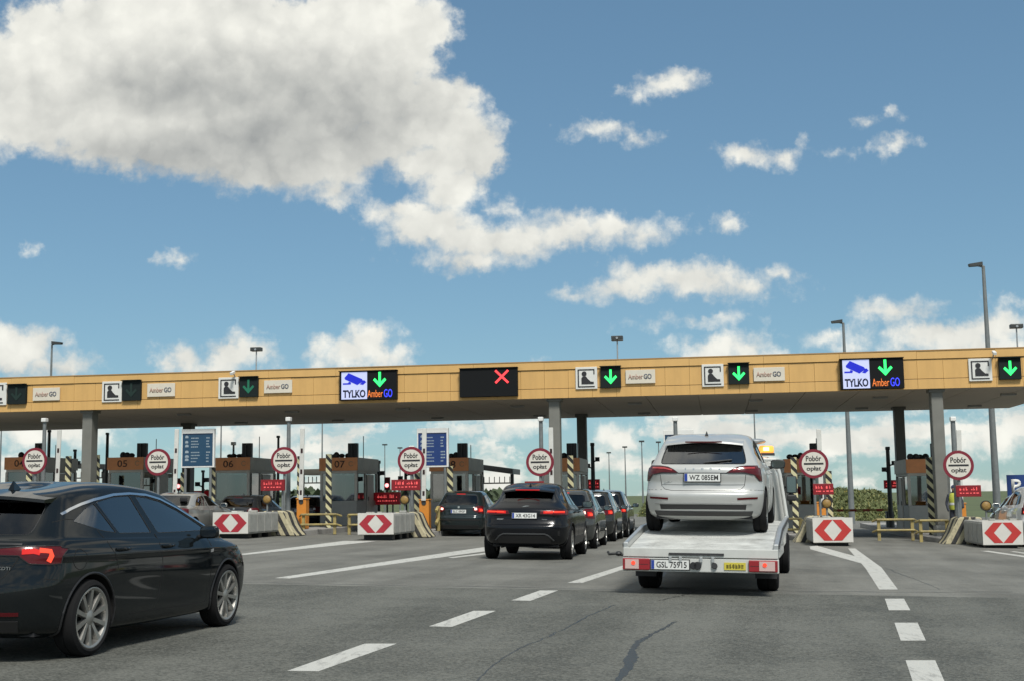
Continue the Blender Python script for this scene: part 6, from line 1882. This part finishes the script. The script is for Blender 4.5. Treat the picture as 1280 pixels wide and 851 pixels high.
# ================================================================== tow truck
def tow_truck():
    root = empty('tow_truck')
    WH = M('truck_white', (.53, .54, .51), .35, noise=.06, dirt_amt=.22, nscale=2.5, coat=.3)
    ALU = M('aluminium_deck', (.56, .57, .54), .45, .1, noise=.2, nscale=3.0, bump=.5, bscale=26, dirt_amt=.85, dirt=(.22, .22, .205))
    ALR = M('aluminium_rail', (.55, .56, .55), .35, .7, noise=.1)
    CH = M('truck_chassis', (.03, .03, .032), .6)
    ZD = .62
    dz = lambda x: ZD + (.118*x if x < 1.7 else .2006 + .035*(x-1.7))
    def slab(mb, x0, x1, y0, y1, lo, hi):
        mb.add([(x0, y0, dz(x0)+lo), (x1, y0, dz(x1)+lo), (x1, y1, dz(x1)+lo), (x0, y1, dz(x0)+lo), (x0, y0, dz(x0)+hi), (x1, y0, dz(x1)+hi), (x1, y1, dz(x1)+hi), (x0, y1, dz(x0)+hi)],
               [(0, 3, 2, 1), (4, 5, 6, 7), (0, 1, 5, 4), (1, 2, 6, 5), (2, 3, 7, 6), (3, 0, 4, 7)])
    for k in range(9):
        mb = MB(); x0 = .02+k*.56; slab(mb, x0, x0+.552, -.985, .985, -.04, .0); mb.build('deck_plank', ALU, root, bevel=.004)
    mb = MB(); slab(mb, .05, 1.7, -.98, .98, -.13, -.045); slab(mb, 1.7, 5.05, -.98, .98, -.13, -.045); mb.build('deck_frame', CH, root)
    for s in (1, -1):
        mb = MB(); slab(mb, 0, 1.7, s*.99, s*1.055, -.12, .085); slab(mb, 1.7, 5.08, s*.99, s*1.055, -.12, .085); r = mb.build('side_rail', ALR, root, bevel=.012)
        mb = MB(); slab(mb, .03, 1.68, s*1.057, s*1.07, .02, .06); slab(mb, 1.72, 5.05, s*1.057, s*1.07, .02, .06); mb.build('rail_slot', CH, r)
        for k in range(7):
            x = .5+k*.68; mb = MB(); mb.obox((x, s*1.066, dz(x)-.05), (.05, .02, .08), Matrix.Identity(3)); mb.build('lashing_eye', ALR, r)
        mb = MB(); mb.box(2.2, 4.2, s*.80, s*1.0, .42, .76); mb.build('tool_locker', WH, root, bevel=.02)
        mb = MB(); pr = [(1.75, .55), (1.72, .70), (1.6, .735), (1.0, .66), (.88, .60), (.86, .35), (.90, .35), (.92, .58), (1.02, .63), (1.6, .70), (1.70, .67)]
        mb.prism(pr, 'y', s*.66, s*1.03); mb.build('mudguard', CH, root)
        mb = MB(); mb.box(.80, .815, s*.70, s*1.0, .20, .50); mb.build('mud_flap', CH, root)
    for s in (.35, -.35):
        mb = MB(); mb.box(.15, 7.2, s-.05, s+.05, .38, .50); mb.build('chassis_rail', CH, root)
    mb = MB(); mb.cyl((1.32, -.7, .36), (1.32, .7, .36), .06, n=10); mb.build('rear_axle', CH, root)
    # tail beam
    mb = MB(); mb.box(-.03, .06, -1.06, 1.06, .315, .505); tb = mb.build('tail_beam', WH, root, bevel=.012)
    mb = MB(); mb.box(-.04, .02, -1.05, 1.05, .512, .635); mb.build('deck_edge', WH, root, bevel=.008)
    mb = MB(); mb.box(-.055, -.041, -.33, .42, .545, .575); mb.build('ramp_latch_bar', CH, root)
    for y in (.40, .26, -.02, -.18):
        mb = MB(); mb.box(-.06, -.042, y-.02, y+.02, .45, .525); mb.build('latch', ALR, root, bevel=.004)
    for s in (1, -1):
        y0, y1 = (.68, 1.055) if s > 0 else (-1.045, -.66)
        mb = MB(); mb.box(-.075, -.031, y0, y1, .335, .492); l = mb.build('tail_lamp', M('truck_lamp_red', (.26, .012, .018), .3, coat=.4), root, bevel=.012)
        yy = (.83, 1.02) if s > 0 else (-1.01, -.80)
        mb = MB(); mb.box(-.082, -.076, yy[0], yy[1], .350, .478); c = mb.build('clear_lens', M('lamp_pink_lens', (.55, .40, .37), .25, coat=.8), l, bevel=.004)
        yc = (yy[0]+yy[1])/2 + (-.02 if s > 0 else .03)
        mb = MB(); mb.cyl((-.090, yc, .43), (-.083, yc, .43), .028, n=16); mb.build('lit_bulb', LAMP_HOT, l)
        mb = MB(); mb.box(-.0765, -.0755, y0+.02, y1-.02, .41, .416); mb.build('lens_seam', TRIM, l)
    plate(root, None, Vector((-.036, .405, .412)), .52, .125, 'GSL 75915', 0)
    for (y, r_) in ((.085, .05), (.03, .055), (-.20, .042)):
        mb = MB(); mb.cyl((-.06, y, .405 if r_ > .045 else .41), (-.031, y, .405), r_, n=16); mb.build('trailer_socket', BLACK, root, bevel=.006)
    mb = MB(); mb.box(-.042, -.031, -.62, -.33, .355, .455); yp = mb.build('yellow_plate', M('yellow_plate', (.55, .47, .06), .4), root)
    rr = random.Random(8); mb = MB(); y = -.36
    while y > -.59:
        for q in range(2):
            w = rr.uniform(.008, .014); yy = y-rr.uniform(0, .02); mb.box(-.0445, -.0425, yy-w, yy, .375, rr.uniform(.42, .436))
        mb.box(-.0447, -.0425, y-.03, y, rr.choice((.375, .40, .425)), rr.choice((.385, .41, .436))); y -= .04
    mb.build('worn_print', M('print_olive', (.12, .10, .01), .5), yp)
    mb = MB(); mb.tube([(0, 1.06, .53), (-.03, 1.16, .55), (-.03, 1.25, .54), (.0, 1.27, .57)], .02, 6); mb.sphere((-.01, 1.12, .55), (.05, .05, .035), 10, 6); mb.build('strap_hook', BLACK, root, smooth=True)
    # cab: stations from rear wall to nose
    st = [(5.35, 1.99, .0, 1.0), (5.45, 2.05, .0, 1.0), (6.3, 2.09, .0, 1.0), (6.55, 2.03, .02, 1.0), (7.25, 1.30, .10, .98), (7.85, 1.08, .16, .94), (7.98, .85, .22, .90)]
    vs = []; m = 12
    for (x, zt, ins, wf) in st:
        g = max(0.0, min(1.0, (zt-1.15)/1.0))
        zb = min(1.15, zt-.12); wt = (1.0-ins)*(1-.20*g)
        half = [(.92*wf, .42), (1.0*wf, .55), (1.01*wf, zb*.85), (.985*wf, zb), ((.985*wf+wt*1.0)/2, zb+(zt-zb)*.55), (wt*.96, zt-.06*g-.02), (wt*.84, zt)]
        ring = [(x, y, z) for y, z in half] + [(x, -y, z) for y, z in reversed(half)]
        vs += ring; m = len(ring)
    mb = MB(); n = len(st)
    mb.add(vs, [(k*m+j, k*m+(j+1) % m, (k+1)*m+(j+1) % m, (k+1)*m+j) for k in range(n-1) for j in range(m)] + [tuple(range(m)), tuple(reversed(range((n-1)*m, n*m)))])
    cab = mb.build('cab', WH, root, smooth=True, angle=35)
    mb = MB(); mb.box(5.335, 5.349, -.55, .55, 1.45, 1.92); mb.build('rear_cab_window', glass_mat('cab_glass', (.2, .22, .22)), cab)
    for s in (1, -1):
        mb = MB(); mb.add([(5.62, s*.935, 1.35), (6.62, s*.93, 1.32), (6.45, s*.815, 1.92), (5.62, s*.80, 1.98), (5.62, s*.945, 1.35), (6.62, s*.94, 1.32), (6.45, s*.825, 1.92), (5.62, s*.81, 1.98)], [(0, 1, 2, 3), (4, 5, 6, 7), (0, 1, 5, 4), (1, 2, 6, 5), (2, 3, 7, 6), (3, 0, 4, 7)])
        mb.build('side_window', MATS['cab_glass'], cab)
        mb = MB(); mb.box(6.40, 6.55, s*1.09-.10, s*1.09+.10, 1.42, 1.74); mb.box(6.40, 6.55, s*1.09-.09, s*1.09+.09, 1.28, 1.40); mr = mb.build('side_mirror', BLACK, cab, bevel=.03)
        mb = MB(); mb.tube([(6.5, s*.92, 1.5), (6.5, s*1.02, 1.56)], .022, 6); mb.build('mirror_arm', BLACK, mr)
        mb = MB(); mb.box(6.392, 6.398, s*1.09-.08, s*1.09+.08, 1.44, 1.72); mb.build('mirror_glass', MATS['mirror_glass'], mr)
        # slanted white stay beside the rear wall
        mb = MB(); mb.tube([(5.22, s*.86, 2.0), (5.20, s*.92, 1.75), (5.15, s*1.03, dz(5.1)+.05)], .035, 8); mb.build('headboard_stay', WH, root, smooth=True)
    mb = MB(); mb.tube([(5.22, .86, 2.0), (5.22, 0, 2.02), (5.22, -.86, 2.0)], .03, 8); mb.build('headboard_bar', WH, root, smooth=True)
    lb = empty('light_bar', (5.75, -.06, 2.075)); lb.parent = root
    mb = MB(); mb.box(-.14, .14, -.76, .76, .02, .06); mb.build('light_bar_base', CH, lb)
    for y in (-.62, .62):
        mb = MB(); mb.box(-.13, .13, y-.13, y+.13, .061, .19); mb.build('amber_beacon', M('amber_beacon', (.6, .22, .02), .3, em=(1., .32, .05), es=.9, coat=.6), lb, bevel=.03)
        mb = MB(); mb.box(-.145, -.131, y-.05, y+.05, .10, .16); mb.build('beacon_flash', M('amber_flash', (.9, .5, .1), .3, em=(1., .62, .22), es=2.6), lb)
    mb = MB(); mb.box(-.1, .1, -.38, .38, .061, .15); mb.build('centre_panel', WH, lb, bevel=.02)
    mb = MB(); mb.sphere((5.6, -.50, 2.34), (.18, .18, .05), 14, 8); mb.cyl((5.6, -.50, 2.05), (5.6, -.50, 2.32), .02, n=8); mb.build('roof_dish', GALV, root, smooth=True)
    add_wheels(root, 0, (1.34,), .855, .365, .30, .22, 8, rim=ALLOYD)
    add_wheels(root, 0, (4.80+1.15,), .92, .36, .24, .218, 8, rim=ALLOYD)
    tag(root, 'white flatbed tow truck with aluminium deck, plate GSL 75915', 'tow truck')
    return root
PSI = R(13.5)
tt = tow_truck()
d0 = ray(874, 700); d0 = d0 * (17.75/d0.y)
on_ground(tt, Vector((d0.x, d0.y, 0)), PSI)
sc_, Ls = scala()
ang = math.atan(.035)
xs = 1.02
sc_.matrix_world = tt.matrix_world @ Matrix.Translation((xs, .05, .62 + .2006 + .035*(xs-1.7) + .002)) @ Matrix.Rotation(-ang, 4, 'Y') @ Matrix.Translation((Ls/2, 0, 0))

# white people carrier at the right edge
place_at(plain_car('white_van', (.62, .62, .60), 'white people carrier cut by the photo\'s right edge beside the last chevron block', 'van', style='mpv', S=(1.08, 1.06, 1.16), lit=True, metal=0, lampshape='tall'), 15.6, 38.6, R(9))
# third tariff board
tariff(829, 868, 537, 584, -1.2, TB, 'tariff board with pale top edge rising behind the silver car')

# ------------------------------------------------------------------ worker in a yellow vest
def worker():
    b = -2.3
    a, z = at(1193, 626, b)
    root = empty('person', PL(a, b, .17), -TH)
    top = z - root.location.z + .10
    H = max(1.6, min(1.85, top)); k = H/1.75
    P = [(0, 0, .95), (0, 0, 1.15), (0, .01, 1.38), (0, 0, 1.50), (0, -.02, 1.58), (0, -.03, 1.68),
         (.09, 0, .90), (.10, -.02, .50), (.10, .02, .08), (.11, -.12, .04), (-.09, 0, .90), (-.10, .03, .50), (-.11, .06, .08), (-.12, -.08, .04),
         (.19, 0, 1.42), (.26, -.05, 1.15), (.24, -.24, 1.02), (.23, -.32, .99), (-.19, 0, 1.42), (-.27, 0, 1.14), (-.25, -.14, .93), (-.24, -.19, .87)]
    E = [(0, 1), (1, 2), (2, 3), (3, 4), (4, 5), (0, 6), (6, 7), (7, 8), (8, 9), (0, 10), (10, 11), (11, 12), (12, 13), (2, 14), (14, 15), (15, 16), (16, 17), (2, 18), (18, 19), (19, 20), (20, 21)]
    RD = [.14, .135, .15, .07, .075, .085, .095, .07, .05, .045, .095, .07, .05, .045, .065, .05, .04, .035, .065, .05, .04, .035]
    me = bpy.data.meshes.new('body'); me.from_pydata([(x*k, y*k, zz*k) for x, y, zz in P], E, [])
    o = mobj('body', me, M('worker_clothes', (.03, .035, .05), .8, noise=.2), root)
    sk = o.modifiers.new('skin', 'SKIN')
    for i, v in enumerate(me.skin_vertices[0].data): v.radius = (RD[i]*k, RD[i]*k); v.use_root = (i == 0)
    sb = o.modifiers.new('smooth', 'SUBSURF'); sb.levels = 2; sb.render_levels = 2
    mb = MB(); mb.lathe([(.17*k, .92*k), (.185*k, 1.0*k), (.18*k, 1.2*k), (.20*k, 1.36*k), (.16*k, 1.47*k), (.08*k, 1.50*k)], 18, 'z'); mb.build('safety_vest', M('hi_vis_yellow', (.45, .48, .07), .7, noise=.1), root, smooth=True)
    mb = MB(); mb.lathe([(.187*k, 1.08*k), (.190*k, 1.10*k), (.190*k, 1.14*k), (.187*k, 1.16*k)], 18, 'z'); mb.build('reflective_band', M('reflective_grey', (.6, .6, .6), .3), root)
    mb = MB(); mb.sphere((0, -.03*k, 1.655*k), (.085*k, .10*k, .115*k), 16, 12); hd = mb.build('head', M('skin', (.42, .25, .18), .6), root, smooth=True)
    mb = MB(); mb.sphere((0, -.02*k, 1.69*k), (.098*k, .112*k, .095*k), 16, 10); mb.build('cap', M('navy_cap', (.03, .04, .10), .7), root, smooth=True)
    mb = MB(); mb.sphere((0, -.132*k, 1.645*k), (.014*k, .02*k, .022*k), 8, 6); mb.build('nose', MATS['skin'], hd, smooth=True)
    tag(root, 'person in a yellow safety vest and dark cap standing by the rightmost column', 'person')
worker()
